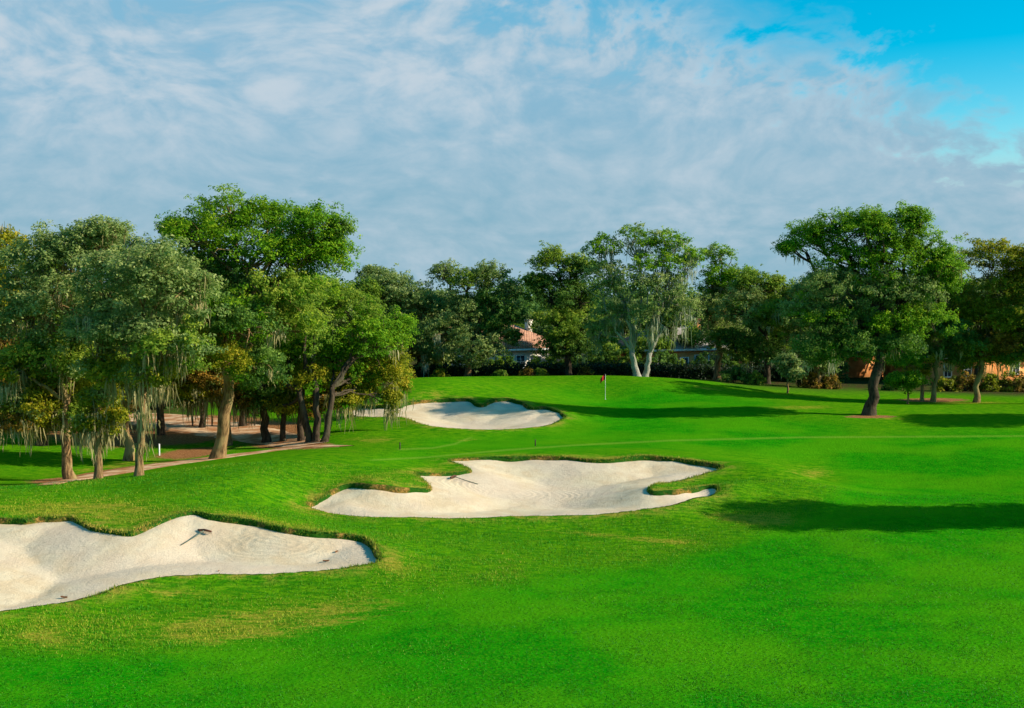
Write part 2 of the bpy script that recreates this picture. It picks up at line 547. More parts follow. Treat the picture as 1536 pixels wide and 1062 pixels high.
def mat_sand():
    m, k = new_mat('sand')
    p = k.n('ShaderNodeNewGeometry').outputs['Position']
    fine = k.noise(p, 14, 6, 0.75)
    med = k.noise(p, 0.9, 5, 0.6)
    big = k.noise(p, 0.25, 3, 0.5)
    c = k.mix(k.smooth(med, 0.35, 0.65), (0.67, 0.51, 0.31, 1), (0.74, 0.61, 0.40, 1))
    c = k.mix(k.math('MULTIPLY', k.smooth(big, 0.40, 0.62), 0.5), c, (0.70, 0.56, 0.42, 1))
    c = k.mix(k.math('MULTIPLY', k.smooth(fine, 0.50, 0.78), 0.35), c, (0.50, 0.40, 0.27, 1))
    # rake grooves: a gently warped comb pattern
    wv = k.n('ShaderNodeTexNoise', ins={'Vector': p, 'Scale': 0.22, 'Detail': 1.5}).outputs['Color']
    q = k.n('ShaderNodeVectorMath', operation='MULTIPLY_ADD', ins={0: wv, 1: (9, 9, 0), 2: p}).outputs[0]
    wave = k.n('ShaderNodeTexWave', wave_type='RINGS', rings_direction='Z', ins={'Vector': q, 'Scale': 1.7, 'Distortion': 1.0, 'Detail': 1.5}).outputs['Fac']
    c = k.mix(k.math('MULTIPLY', k.math('MULTIPLY', k.smooth(wave, .55, .95), k.smooth(big, .45, .6)), 0.22), c, (0.52, 0.40, 0.28, 1))
    h = k.math('ADD', k.math('MULTIPLY', k.math('MULTIPLY', wave, k.smooth(big, .50, .60)), 0.05), k.math('MULTIPLY', fine, 0.6))
    h = k.math('ADD', h, k.math('MULTIPLY', k.noise(p, 3.2, 4, .6), 0.8))
    wob_ = k.n('ShaderNodeVectorMath', operation='MULTIPLY_ADD', ins={0: k.n('ShaderNodeTexNoise', ins={'Vector': p, 'Scale': .7, 'Detail': 2}).outputs['Color'], 1: (.5, .5, 0), 2: p}).outputs[0]
    for cx, cy, ax, rr_ in RINGS:
        dv_ = k.n('ShaderNodeVectorMath', operation='SUBTRACT', ins={0: wob_, 1: (cx, cy, 0)}).outputs[0]
        dv_ = k.n('ShaderNodeVectorMath', operation='MULTIPLY', ins={0: dv_, 1: (ax, 1, 0)}).outputs[0]
        ln_ = k.n('ShaderNodeVectorMath', operation='LENGTH', ins={0: dv_}).outputs['Value']
        rg = k.math('SINE', k.math('MULTIPLY', ln_, 30.0))
        mk = k.math('MULTIPLY', k.smooth(ln_, rr_, rr_ * .55), k.smooth(ln_, rr_ * .1, rr_ * .3))
        rg = k.math('MULTIPLY', rg, mk)
        h = k.math('ADD', h, k.math('MULTIPLY', rg, 0.10))
        c = k.mix(k.math('MULTIPLY', k.smooth(rg, .1, .9), .14), c, (0.42, 0.32, 0.20, 1))
    bump = k.n('ShaderNodeBump', ins={'Strength': 0.6, 'Distance': 0.09, 'Height': h})
    b = k.n('ShaderNodeBsdfPrincipled', ins={'Base Color': c, 'Roughness': 0.95, 'Normal': bump.outputs[0]})
    b.inputs['Specular IOR Level'].default_value = 0.1
    k.out(b.outputs[0])
    return m


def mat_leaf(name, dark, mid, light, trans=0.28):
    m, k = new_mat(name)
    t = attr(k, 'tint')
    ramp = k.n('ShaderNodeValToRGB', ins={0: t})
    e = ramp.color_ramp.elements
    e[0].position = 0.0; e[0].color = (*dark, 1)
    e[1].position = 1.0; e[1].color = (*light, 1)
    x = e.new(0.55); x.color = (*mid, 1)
    d = k.n('ShaderNodeBsdfPrincipled', ins={'Base Color': ramp.outputs[0], 'Roughness': 0.55})
    d.inputs['Specular IOR Level'].default_value = 0.12
    tc_ = k.mix(0.4, ramp.outputs[0], (0.20, 0.34, 0.03, 1))
    tr = k.n('ShaderNodeBsdfTranslucent', ins={'Color': tc_})
    ms = k.n('ShaderNodeMixShader', ins={0: trans})
    k.t.links.new(d.outputs[0], ms.inputs[1]); k.t.links.new(tr.outputs[0], ms.inputs[2])
    k.out(ms.outputs[0])
    return m


def mat_bark(name, a, b, c):
    m, k = new_mat(name)
    p = k.n('ShaderNodeNewGeometry').outputs['Position']
    st = k.n('ShaderNodeVectorMath', operation='MULTIPLY', ins={0: p, 1: (1, 1, 0.25)}).outputs[0]
    n = k.noise(st, 7, 5, 0.65)
    n2_ = k.noise(p, 0.9, 3, 0.5)
    col = k.mix(k.smooth(n, 0.35, 0.65), (*a, 1), (*b, 1))
    col = k.mix(k.smooth(n2_, 0.48, 0.66), col, (*c, 1))
    bump = k.n('ShaderNodeBump', ins={'Strength': 0.8, 'Distance': 0.08, 'Height': n})
    d = k.n('ShaderNodeBsdfPrincipled', ins={'Base Color': col, 'Roughness': 0.9, 'Normal': bump.outputs[0]})
    d.inputs['Specular IOR Level'].default_value = 0.1
    k.out(d.outputs[0])
    return m


def mat_plain(name, a, b=None, scale=2.0, rough=0.7, bump=0.0, spec=0.3, metal=0.0):
    m, k = new_mat(name)
    p = k.n('ShaderNodeNewGeometry').outputs['Position']
    n = k.noise(p, scale, 5, 0.6)
    col = k.mix(k.smooth(n, 0.35, 0.68), (*a, 1), (*(b or a), 1))
    d = k.n('ShaderNodeBsdfPrincipled', ins={'Base Color': col, 'Roughness': rough, 'Metallic': metal})
    d.inputs['Specular IOR Level'].default_value = spec
    if bump:
        bn = k.n('ShaderNodeBump', ins={'Strength': bump, 'Distance': 0.03, 'Height': k.noise(p, scale * 4, 5, .65)})
        k.t.links.new(bn.outputs[0], d.inputs['Normal'])
    k.out(d.outputs[0])
    return m


def mat_tiles():
    m, k = new_mat('roof_tiles')
    p = k.n('ShaderNodeNewGeometry').outputs['Position']
    br = k.n('ShaderNodeTexWave', bands_direction='X', ins={'Vector': p, 'Scale': 1.1, 'Distortion': 0.4})
    n = k.noise(p, 2.5, 4, .6)
    c = k.mix(k.smooth(n, .3, .7), (0.34, 0.15, 0.08, 1), (0.55, 0.29, 0.17, 1))
    c = k.mix(k.math('MULTIPLY', br.outputs['Fac'], .35), c, (0.2, 0.09, 0.05, 1))
    bn = k.n('ShaderNodeBump', ins={'Strength': .7, 'Distance': .08, 'Height': br.outputs['Fac']})
    d = k.n('ShaderNodeBsdfPrincipled', ins={'Base Color': c, 'Roughness': .8, 'Normal': bn.outputs[0]})
    k.out(d.outputs[0])
    return m


RINGS = [(*(at_height(492, 838, -.4)[:2]), .45, 2.2), (*(at_height(430, 846, -.4)[:2]), .5, 1.5), (*(at_height(765, 742, 0)[:2]), .6, 3.4)]
M = dict(
    turf=mat_ground(), sand=mat_sand(),
    green=mat_leaf('leaf_bright_green', (0.035, 0.13, 0.003), (0.15, 0.36, 0.008), (0.38, 0.54, 0.02), .5),
    grey=mat_leaf('leaf_grey_green', (0.08, 0.14, 0.04), (0.26, 0.36, 0.095), (0.54, 0.58, 0.20), .5),
    mid=mat_leaf('leaf_mid_green', (0.055, 0.13, 0.012), (0.21, 0.34, 0.03), (0.44, 0.50, 0.05), .5),
    deep=mat_leaf('leaf_deep_green', (0.03, 0.09, 0.018), (0.10, 0.22, 0.035), (0.25, 0.38, 0.06), .45),
    olive=mat_leaf('leaf_olive', (0.08, 0.11, 0.006), (0.30, 0.32, 0.012), (0.60, 0.46, 0.03), .5),
    rust=mat_leaf('leaf_rusty', (0.06, 0.035, 0.008), (0.27, 0.16, 0.02), (0.58, 0.30, 0.04), .45),
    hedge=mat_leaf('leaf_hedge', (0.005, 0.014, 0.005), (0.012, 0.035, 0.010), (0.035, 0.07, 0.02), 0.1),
    moss=mat_leaf('spanish_moss', (0.20, 0.16, 0.06), (0.40, 0.34, 0.15), (0.60, 0.54, 0.30), 0.35),
    mossg=mat_leaf('grey_moss', (0.20, 0.22, 0.12), (0.38, 0.40, 0.25), (0.58, 0.60, 0.42), 0.35),
    bark=mat_bark('bark_brown', (0.10, 0.06, 0.025), (0.34, 0.21, 0.09), (0.28, 0.22, 0.09)),
    barkd=mat_bark('bark_dark', (0.03, 0.022, 0.014), (0.09, 0.065, 0.04), (0.08, 0.07, 0.04)),
    barkw=mat_bark('bark_pale', (0.20, 0.19, 0.14), (0.42, 0.41, 0.33), (0.28, 0.28, 0.20)),
)

# ------------------------------------------------------------------ ground sheet
gnd = mesh_obj('ground', np.stack([GX.ravel(), GY.ravel(), GZ.ravel()], -1), gf, M['turf'], smooth=True,
               attrs=dict(dry=dry.ravel(), fair=fair.ravel(), wood=wood.ravel(), mulch=mul.ravel(), lip=np.clip(lip, 0, 1).ravel(),
                          fringe=fringe.ravel(), mowline=line.ravel()))
tag(gnd, 'bright green mown fairway and rough rolling away to the trees', kind='structure')


def sand_z(x, y, sd):
    bz = base_z(x, y)
    av = sum(base_z(x + 3.2 * math.cos(q), y + 3.2 * math.sin(q)) for q in np.arange(0, 6.2, .785)) / 8
    bz = bz + (av - bz) * sstep(.2, 2.2, sd)
    dep = 0.065 + 0.07 * np.clip(vnoise(x, y, 2.6, 60) * 2.2, -.7, 1) + 0.55 * sstep(0.0, 4.5, sd)
    z = bz - dep + 0.02 * vnoise(x, y, 2.2, 21) + 0.022 * vnoise(x, y, .6, 22)
    return z + 0.10 * np.exp(-(np.maximum(sd, 0) / .35) ** 2) * (vnoise(x, y, 1.1, 23))


for bi, poly in enumerate(BUNK):
    lo, hi = poly.min(0) - .5, poly.max(0) + .5
    h = 0.16
    xs = np.arange(lo[0], hi[0] + h, h); ys = np.arange(lo[1], hi[1] + h, h)
    gx, gy = np.meshgrid(xs, ys)
    sd = sdist(poly, gx, gy)
    z = sand_z(gx, gy, sd)
    keep = sd > -0.30
    nyy, nxx = gx.shape
    ia = (np.arange(nyy - 1)[:, None] * nxx + np.arange(nxx - 1)[None, :]).ravel()
    q = np.stack([ia, ia + 1, ia + nxx + 1, ia + nxx], -1)
    kf = keep.ravel()[q].all(1)
    q = q[kf]
    used = np.unique(q)
    remap = np.zeros(gx.size, np.int64); remap[used] = np.arange(len(used))
    vv = np.stack([gx.ravel(), gy.ravel(), z.ravel()], -1)[used]
    o = mesh_obj('sand_bunker', vv, remap[q], M['sand'], smooth=True)
    tag(o, ['raked pale sand of the nearest bunker at lower left', 'raked pale sand of the large middle bunker with a grass tongue',
            'pale sand of the far bunker below the green'][bi], kind='structure')


def sand_at(px, py, bi):
    """a point on the sand seen at a photo point"""
    a, b = ray(px, py)
    d = np.arange(30, 110, 0.05)
    x, y = a * d, d
    sd = sdist(BUNK[bi], x, y)
    zb = np.where(sd > 0, sand_z(x, y, sd), -9)
    i = int(np.argmax((CAM[2] + b * d <= zb) & (sd > 0)))
    return np.array([x[i], y[i], zb[i]])


# ------------------------------------------------------------------ paths
def ribbon(name, pts, width, mat, lift=0.03, label=None):
    P = np.array([hit(*q)[:2] for q in pts])
    t = np.linspace(0, len(P) - 1, len(P) * 14)
    xs = np.interp(t, np.arange(len(P)), P[:, 0]); ys = np.interp(t, np.arange(len(P)), P[:, 1])
    for _ in range(6):
        xs[1:-1] = (xs[:-2] + xs[1:-1] * 2 + xs[2:]) / 4; ys[1:-1] = (ys[:-2] + ys[1:-1] * 2 + ys[2:]) / 4
    tx, ty = np.gradient(xs), np.gradient(ys)
    L = np.hypot(tx, ty); nx_, ny_ = -ty / L, tx / L
    w = np.interp(np.linspace(0, 1, len(xs)), np.linspace(0, 1, len(width)), width) / 2
    w = w * (1 + .10 * vnoise(xs, ys, 1.1, 31) + .08 * vnoise(xs, ys, .4, 32))
    rows = []
    for s in np.linspace(-1, 1, 13):
        x = xs + nx_ * w * s; y = ys + ny_ * w * s
        rows.append(np.stack([x, y, terrain_z(x, y) + lift - (0.07 if abs(s) == 1 else 0)], -1))
    V = np.stack(rows, 0)
    a, b = V.shape[:2]
    i = (np.arange(a - 1)[:, None] * b + np.arange(b - 1)[None, :]).ravel()
    f = np.stack([i, i + 1, i + b + 1, i + b], -1)
    if P[-1][0] >= P[0][0]:
        f = f[:, :]
    o = mesh_obj(name, V.reshape(-1, 3), f, mat, smooth=True)
    return tag(o, label, kind='structure')


pm = mat_plain('path_sand', (0.42, 0.17, 0.06), (0.78, 0.55, 0.33), .75, .95, .6, .1)
ribbon('cart_path', [(70,727),(120,718),(165,711),(215,703),(270,695),(330,686),(400,677),(450,671),(520,670)], [1.2,2.6,3.2,3.2,2.4,1.2], pm,
       label='pale sandy cart path curving behind the grass mound')
ribbon('service_path', [(470,667),(430,662),(390,654),(340,645),(290,637),(235,630),(170,625)], [2.5,3.5,5,6,6,6], pm, .045,
       label='wide pale sandy track running back under the trees')


# ------------------------------------------------------------------ trees
LEAVES = [0]


def curve(a, b, bend, n=7, sag=0.0):
    t = np.linspace(0, 1, n)[:, None]
    a = np.asarray(a, float); b = np.asarray(b, float)
    L = np.linalg.norm(b - a)
    off = rng.normal(0, bend * L, 3)
    p = a * (1 - t) + b * t + off * (np.sin(t * math.pi)) + np.array([0, 0, sag * L]) * np.sin(t * math.pi)
    j = rng.normal(0, 0.018 * L, (n, 3)); j[0] = j[-1] = 0
    return p + j


def leaf_quads(cen, nrm, size):
    """rhombic leaves with a slight fold; returns verts, faces"""
    n = len(cen)
    ref = rng.normal(size=(n, 3))
    s = np.cross(nrm, ref); s /= np.linalg.norm(s, axis=1)[:, None] + 1e-9
    t = np.cross(nrm, s)
    sz = size[:, None]
    v = np.stack([cen - s * sz, cen - t * sz * .5 + nrm * sz * .12, cen + s * sz, cen + t * sz * .5 + nrm * sz * .12], 1)
    f = np.arange(n * 4).reshape(n, 4)
    return v.reshape(-1, 3), f


def foliage(name, clumps, leaf, mat, parent, origin, centre, up=0.55):
    """clumps: list of (centre, sx, sz, n, tint)"""
    cs, ns, ts = [], [], []
    for c, sx, sz, n, tint in clumps:
        n = int(n)
        g = rng.normal(size=(n, 3))
        g /= (np.linalg.norm(g, axis=1)[:, None] + 1e-9)
        g *= (rng.random(n) ** 0.45)[:, None]
        p = c + g * np.array([sx, sx, sz]) * 1.75
        out = p - centre
        out /= np.linalg.norm(out, axis=1)[:, None] + 1e-9
        nn = out * 0.55 + g * 0.6 + np.array([0, 0, up]) + rng.normal(0, .55, (n, 3))
        nn /= np.linalg.norm(nn, axis=1)[:, None] + 1e-9
        cs.append(p); ns.append(nn); ts.append(np.clip(tint + rng.normal(0, .20, n), 0, 1))
    P = np.concatenate(cs) - origin; N = np.concatenate(ns); T = np.concatenate(ts)
    LEAVES[0] += len(P)
    sz = leaf * (0.6 + 0.8 * rng.random(len(P)))
    v, f = leaf_quads(P, N, sz)
    return mesh_obj(name, v, f, mat, parent, attrs={'tint': np.repeat(T, 4)})


def moss_mesh(name, anchors, length, mat, parent, origin, width=0.032, n=18, spread=.24):
    """tufts of hanging strands below each anchor"""
    V, Fq, T = [], [], []
    base = 0
    m = 5
    for a in anchors:
        L0 = length * (0.3 + .85 * rng.random())
        tn = rng.random() * .6
        for _ in range(n):
            st = a + rng.normal(0, spread, 3) * np.array([1, 1, .4])
            L = L0 * (0.2 + 0.8 * rng.random() ** 1.3)
            tt = np.linspace(0, 1, m)
            drift = rng.normal(0, .10, 2) * L
            pts = np.stack([st[0] + drift[0] * tt ** 1.5 + rng.normal(0, .02, m), st[1] + drift[1] * tt ** 1.5, st[2] - L * tt], -1)
            ang = rng.random() * math.pi
            w = width * (0.5 + rng.random()) * np.array([.6, 1.0, .9, .6, .08])
            dv = np.array([math.cos(ang), math.sin(ang), 0])
            v = np.concatenate([pts - dv * w[:, None], pts + dv * w[:, None]])
            V.append(v)
            i = np.arange(m - 1) + base
            Fq.append(np.stack([i, i + 1, i + 1 + m, i + m], -1))
            T.append(np.full(2 * m, tn + .4 * rng.random()))
            base += 2 * m
    V = np.concatenate(V) - origin
    return tag(mesh_obj(name, V, np.concatenate(Fq), mat, parent, attrs={'tint': np.concatenate(T)}), kind='stuff')


def make_tree(name, label, cat, stems, lobes, depth, leaf_mat, bark='bark', leaf=0.085, dens=1.0, trunk_r=.3,
              moss=0, moss_len=1.2, moss_mat='moss', fork=0.3, group=None, tint=0.45, gaps=0.0, dz=1.0,
              bare=0, low=None, trunk_moss=0, thin=1.0, lean_=0.0):
    """stems: photo points of trunk bases; lobes: (px, py, rx, ry[, mat index, depth shift]) of the crown at about the tree's depth"""
    b0 = hit(*stems[0]) if not (isinstance(stems[0], np.ndarray)) else stems[0]
    d0 = b0[1] if depth is None else depth
    bases = []
    for s in stems:
        p = s if isinstance(s, np.ndarray) else hit(*s)
        bases.append(p)
    org = bases[0].copy()
    root = empty(name, org)
    tag(root, label, cat, group)
    LB = []
    for l in lobes:
        dd = d0 + (l[5] if len(l) > 5 else rng.normal(0, l[2] * d0 / F * .45))
        c = at_depth(l[0], l[1], dd)
        LB.append((c, l[2] * dd / F, l[3] * dd / F, l[4] if len(l) > 4 and l[4] else leaf_mat))
    cen = np.mean([l[0] for l in LB], 0)
    top = max(l[0][2] + l[2] for l in LB)
    wood_ = MB()
    anchors = []
    limbs = []
    H = top - org[2]
    for bi_, b in enumerate(bases):
        mine = [l for j, l in enumerate(LB) if min(range(len(bases)), key=lambda q: abs(bases[q][0] - l[0][0]) + (q * 7 + j * 3) % 5 * .25) == bi_]
        if not mine:
            mine = [LB[int(rng.integers(len(LB)))]]
        tr = trunk_r * (1 if bi_ == 0 else .55 + .4 * rng.random())
        mc = np.mean([l[0] for l in mine], 0)
        fk = b + np.array([(mc[0] - b[0]) * .22 + lean_, (mc[1] - b[1]) * .2, H * fork])
        b_ = b.copy(); b_[2] -= .25
        tp = curve(b_, fk, .018, 7)
        rr = tr * np.array([1.55, 1.08, .97, .92, .88, .86, .82])
        wood_.tube(tp, rr, 12, lump=.16)
        if trunk_moss:
            for _ in range(trunk_moss):
                q = tp[int(rng.integers(3, 7))] + np.array([rng.normal(0, tr * .7), -tr * .6 + rng.normal(0, tr * .5), 0])
                anchors.append(q)
        lead = mc + np.array([0, 0, 0.25 * (top - mc[2])])
        lp = curve(fk, lead, .04, 8)
        wood_.tube(lp, np.linspace(tr * .8, tr * .2, 8), 8, lump=.1)
        limbs.append(lp)
        for c, rx, rz, mt in mine:
            s0 = lp[int(rng.integers(0, 4))] if rng.random() < .6 else fk
            if c[2] < fk[2]:
                s0 = tp[5]
            lb = curve(s0, c, .07, 8, .06)
            rl = tr * .5 * np.linspace(1, .22, 8)
            wood_.tube(lb, rl, 7, lump=.1)
            limbs.append(lb)
            for _ in range(int(8 + rx * 3.2)):
                g = rng.normal(size=3); g /= np.linalg.norm(g)
                e = c + g * np.array([rx, rx, rz]) * (.6 + .42 * rng.random())
                st = lb[int(rng.integers(5, 8))]
                br = curve(st, e, .09, 5, .05)
                wood_.tube(br, np.linspace(tr * .16 + .015, .012, 5), 5)
                limbs.append(br)
    wood_.v = [q - org for q in wood_.v]
    wood_.build('trunk', M[bark], root, smooth=True)
    # crown
    bym = {}
    for c, rx, rz, mt in LB:
        area = rx * rz * 1.1 + rx * rx * .45
        ns = int(14 + 2.3 * area ** .8)
        R_ = (rx * rx * rz) ** (1 / 3)
        for _ in range(ns):
            g = rng.normal(size=3); g /= np.linalg.norm(g)
            if g[2] < -.1 and rng.random() < .55:
                g[2] *= -1
            r = .35 + .62 * rng.random() ** .7
            sc = c + g * np.array([rx, rx, rz]) * r
            sr = min(R_ * .45, .35 + .75 * rng.random() ** 1.4)
            mt_ = mt if rng.random() < .78 else leaf_mat
            if rng.random() < gaps + .10:
                continue
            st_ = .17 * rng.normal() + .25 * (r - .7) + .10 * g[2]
            for _ in range(int(5 + 10.5 * dens * sr * sr)):
                g2 = rng.normal(size=3) * .62
                p = sc + g2 * np.array([sr, sr, sr * .75])
                q_ = .13 + .22 * rng.random() ** 1.5
                nl = 78 * thin * (q_ / .35) ** 1.8 * (.085 / leaf) ** 1.6
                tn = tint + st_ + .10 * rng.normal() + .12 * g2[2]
                bym.setdefault(mt_, []).append((p, q_, q_ * .6, max(8, nl), tn))
        nc = ns * 4
        # stray twigs that break the outline
        for _ in range(int(nc * .7)):
            g = rng.normal(size=3); g /= np.linalg.norm(g); g[2] = abs(g[2]) * .9 - .15
            p = c + g * np.array([rx, rx, rz]) * (.98 + .30 * rng.random() ** 1.5)
            bym.setdefault(mt, []).append((p, .15, .13, 9 * thin * (.11 / leaf) ** 1.3 + 3, tint + .12))
    for mt, cl in bym.items():
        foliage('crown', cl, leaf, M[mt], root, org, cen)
    if moss:
        for _ in range(moss):
            lb = limbs[int(rng.integers(len(limbs)))]
            q = lb[int(rng.integers(2, len(lb)))]
            if low is not None and rng.random() < .75:
                c, rx, rz, mt = LB[int(rng.integers(len(LB)))]
                a = rng.random() * 6.28
                q = c + np.array([math.cos(a) * rx * .8, math.sin(a) * rx * .8, -rz * (.5 + .5 * rng.random())])
                if q[2] > org[2] + low:
                    q = lb[int(rng.integers(2, len(lb)))]
            q = q.copy()
            if q[2] < org[2] + 1.8: continue
            anchors.append(q)
    if anchors:
        moss_mesh('hanging_moss', anchors, moss_len, M[moss_mat], root, org)
    return root


exec_trees = True
OAK = 'live oaks draped in moss along the fairway'
# ---- left group, nearest
make_tree('moss_oak', 'grey green oak with a stout trunk, nearest the left edge beside the sandy path', 'tree', [(107,719)],
          [(60,395,62,52),(120,380,60,46),(40,470,60,50),(110,465,70,55),(70,540,60,34,'mid'),(20,560,40,34,'olive'),(130,540,50,34,'mid'),(95,590,45,30,'olive'),(45,610,34,26,'olive'),(15,625,30,24,'rust'),(70,630,30,18,'olive'),(120,620,26,18,'mid'),(150,350,45,26)],
          None, 'grey', trunk_r=.26, moss=70, moss_len=1.9, low=5, fork=.30, tint=.5, thin=1.0)
make_tree('moss_oak', 'thin trunked oak wrapped in beige moss, second trunk from the left', 'tree', [(147,717)],
          [(165,420,50,44),(150,500,50,36),(165,560,40,30,'olive'),(150,600,30,22,'olive'),(165,630,18,16,'olive'),(130,640,16,12,'olive')], None, 'grey', trunk_r=.19, moss=34, moss_len=1.5,
          low=4, fork=.3, trunk_moss=4, tint=.45)
make_tree('moss_oak', 'slender oak with long beige moss down its trunk beside the path edge', 'tree', [(208,712)],
          [(225,410,60,50),(270,440,55,44),(215,490,60,40),(260,520,50,30,'mid'),(225,560,40,26,'olive')], None, 'grey', trunk_r=.19, moss=44,
          moss_len=1.5, low=4.5, fork=.34, trunk_moss=9, tint=.5)
make_tree('moss_oak', 'leaning oak trunk behind the two slim mossy trunks at left', 'tree', [(192,691)],
          [(180,380,55,40),(200,450,60,45),(165,520,50,36),(200,560,44,28,'olive')], None, 'grey', trunk_r=.26, moss=44, moss_len=2.0, low=5,
          fork=.4, trunk_moss=8, tint=.45)
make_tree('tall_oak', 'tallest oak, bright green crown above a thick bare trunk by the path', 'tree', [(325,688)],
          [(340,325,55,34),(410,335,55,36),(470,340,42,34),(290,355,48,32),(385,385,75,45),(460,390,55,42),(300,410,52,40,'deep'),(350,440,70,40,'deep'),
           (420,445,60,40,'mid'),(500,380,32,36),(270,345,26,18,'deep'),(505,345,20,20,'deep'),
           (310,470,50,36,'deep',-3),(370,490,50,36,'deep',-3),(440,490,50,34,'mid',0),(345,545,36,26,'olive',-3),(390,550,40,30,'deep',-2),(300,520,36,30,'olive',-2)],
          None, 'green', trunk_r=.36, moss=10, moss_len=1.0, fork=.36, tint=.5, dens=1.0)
make_tree('spreading_oak', 'grey green oak with golden lower leaves leaning over the sandy path', 'tree', [(343,668)],
          [(300,480,55,40),(330,520,45,34,'olive'),(290,540,50,30,'olive'),(255,500,50,36),(280,450,45,34),(310,565,40,20,'rust'),(260,575,34,16,'olive'),(340,590,26,14,'rust'),(290,592,24,12,'olive')], None, 'grey', trunk_r=.2,
          moss=80, moss_len=2.0, low=4, fork=.4, trunk_moss=6, tint=.5)
# ---- clump with several dark trunks
make_tree('multi_trunk_oak', 'oak clump with six dark trunks on a bed of orange mulch', 'tree',
          [(400,664),(425,663),(452,662),(464,664),(475,663),(484,664)],
          [(400,470,55,44,'mid'),(460,450,60,44,'mid'),(520,470,50,44,'mid'),(380,530,50,36,'deep'),(440,530,60,40),(500,530,60,40),(555,520,50,50),(580,560,34,40,'olive'),
           (530,568,40,22,'olive'),(470,575,50,26,'olive'),(400,580,40,24,'deep'),(590,500,30,40),(545,585,18,14,'olive'),(588,598,12,22,'olive'),(395,608,30,14,'deep',-1),(430,606,34,15,'olive',-1),(475,606,32,14,'rust',-1),(515,602,24,13,'olive',-1),(370,600,24,14,'rust',-1)],
          86, 'green', bark='barkd', trunk_r=.28, moss=80, moss_len=1.7, low=5, fork=.30, tint=.42, dens=1.0)
make_tree('weeping_oak', 'drooping leafy branches of a small oak hanging over the far bunker\'s left end', 'tree', [(588,622)],
          [(575,560,26,28,'olive'),(598,578,15,22,'olive'),(556,575,18,18,'olive')], None, 'green', trunk_r=.07, moss=2, moss_len=.6, low=9, fork=.35, tint=.45, dens=.8)
# ---- left middle distance
for i, (bx, by, lo, mt, tr_, lab) in enumerate([
    (-40, 690, [(0,380,46,44,'olive'),(-30,440,60,50,'olive'),(10,470,44,44,'grey'),(-10,540,50,40,'rust'),(-60,480,60,60,'olive')], 'olive', .35, 'yellow olive oak crown cut off by the left edge of the photo'),
    (62, 668, [(60,430,50,50),(90,500,55,40),(40,560,55,36,'rust'),(20,600,45,30,'deep'),(100,590,45,30,'deep')], 'mid', .3, 'dark rust tinged oak deep in shade behind the first left trunk'),
    (240, 652, [(230,400,50,40),(250,470,50,40),(220,540,45,30,'rust')], 'mid', .26, 'dark trunked oak standing behind the white marker post'),
    (303, 642, [(300,440,50,40),(310,510,45,34,'olive'),(280,560,40,26,'rust')], 'mid', .2, 'slim mossy oak on the far side of the sandy track'),
    (158, 642, [(150,480,60,45),(130,550,60,34,'deep'),(180,590,45,24,'deep')], 'mid', .26, 'shaded oak far back between the mossy trunks at left'),
    (365, 640, [(370,450,55,45),(380,520,50,40,'deep'),(350,570,40,26,'rust')], 'deep', .26, 'dark oak behind the thick bare trunk of the tallest oak'),
    ]):
    make_tree('woodland_oak', lab, 'tree', [(bx, by)], lo, None, mt, bark='barkd', trunk_r=tr_, moss=26, moss_len=1.6, low=4.5, fork=.4,
              leaf=.11, tint=.42)
# ---- trees along the back of the green
BACK = [
 ('grey_oak', 'rounded grey green oak right behind the clump of dark trunks', (600,583,132), [(570,440,45,38),(610,450,45,38),(590,500,50,36),(640,470,40,38),(630,520,45,32),(560,415,22,18)], 'grey', 'bark', 12, .0),
 ('feathery_oak', 'oak with wispy open top rising left of the gap over the tiled roof', (700,580,130), [(665,410,20,16),(700,425,34,28,'mid'),(735,415,26,24),(690,470,45,38),(740,470,42,40,'deep'),(665,500,40,36),(715,525,45,30),(765,440,18,22),(742,500,22,34,'deep'),(772,478,16,22,'deep'),(768,505,12,12,'deep')], 'grey', 'bark', 24, .12),
 ('dark_oak', 'dark rounded oak with a forked dark trunk left of the pale mossy oak', (855,583,130), [(835,400,34,26),(870,405,26,24,'deep'),(825,440,36,34,'deep'),(870,450,38,38,'deep'),(835,490,38,34),(875,500,34,30,'deep'),(850,525,42,24,'deep'),(805,425,16,18)], 'mid', 'barkd', 12, .06),
 ('pale_moss_oak', 'pale limbed oak hung with long grey moss behind the flag', (956,574,121), [(905,375,24,24,'green'),(950,365,34,24,'green'),(1005,370,30,26,'green'),(1030,395,22,26,'green'),(985,400,36,28,'green'),(905,420,30,28),(945,430,36,34),(1000,440,38,34),(920,475,32,26),(975,480,32,26),(1025,470,28,32),(900,500,22,20)], 'grey', 'barkw', 95, .2),
 ('open_oak', 'tall thin topped oak between the pale mossy oak and the thicket', (1075,586,131), [(1080,385,22,22,'green'),(1070,425,26,26,'green'),(1110,415,22,22,'green'),(1060,465,32,30),(1105,460,34,30),(1085,505,38,26)], 'grey', 'bark', 16, .14),
 ('deep_green_oak', 'deep green oak forming the low thicket right of the brick house', (1150,590,127), [(1135,430,34,24,'mid'),(1165,435,26,22,'mid'),(1120,470,40,34,'grey'),(1165,475,36,34),(1100,515,36,26,'deep'),(1150,525,46,26,'deep'),(1190,500,30,34,'grey'),(1200,445,26,22,'grey')], 'mid', 'barkd', 24, .04),
 ('grey_thicket_oak', 'soft grey green oak left of the big right hand oak, low crown', (1226,596,122), [(1215,440,30,26),(1245,430,30,26),(1210,485,36,36),(1250,480,34,34),(1225,525,34,24),(1240,548,20,12)], 'grey', 'bark', 24, .04),
]
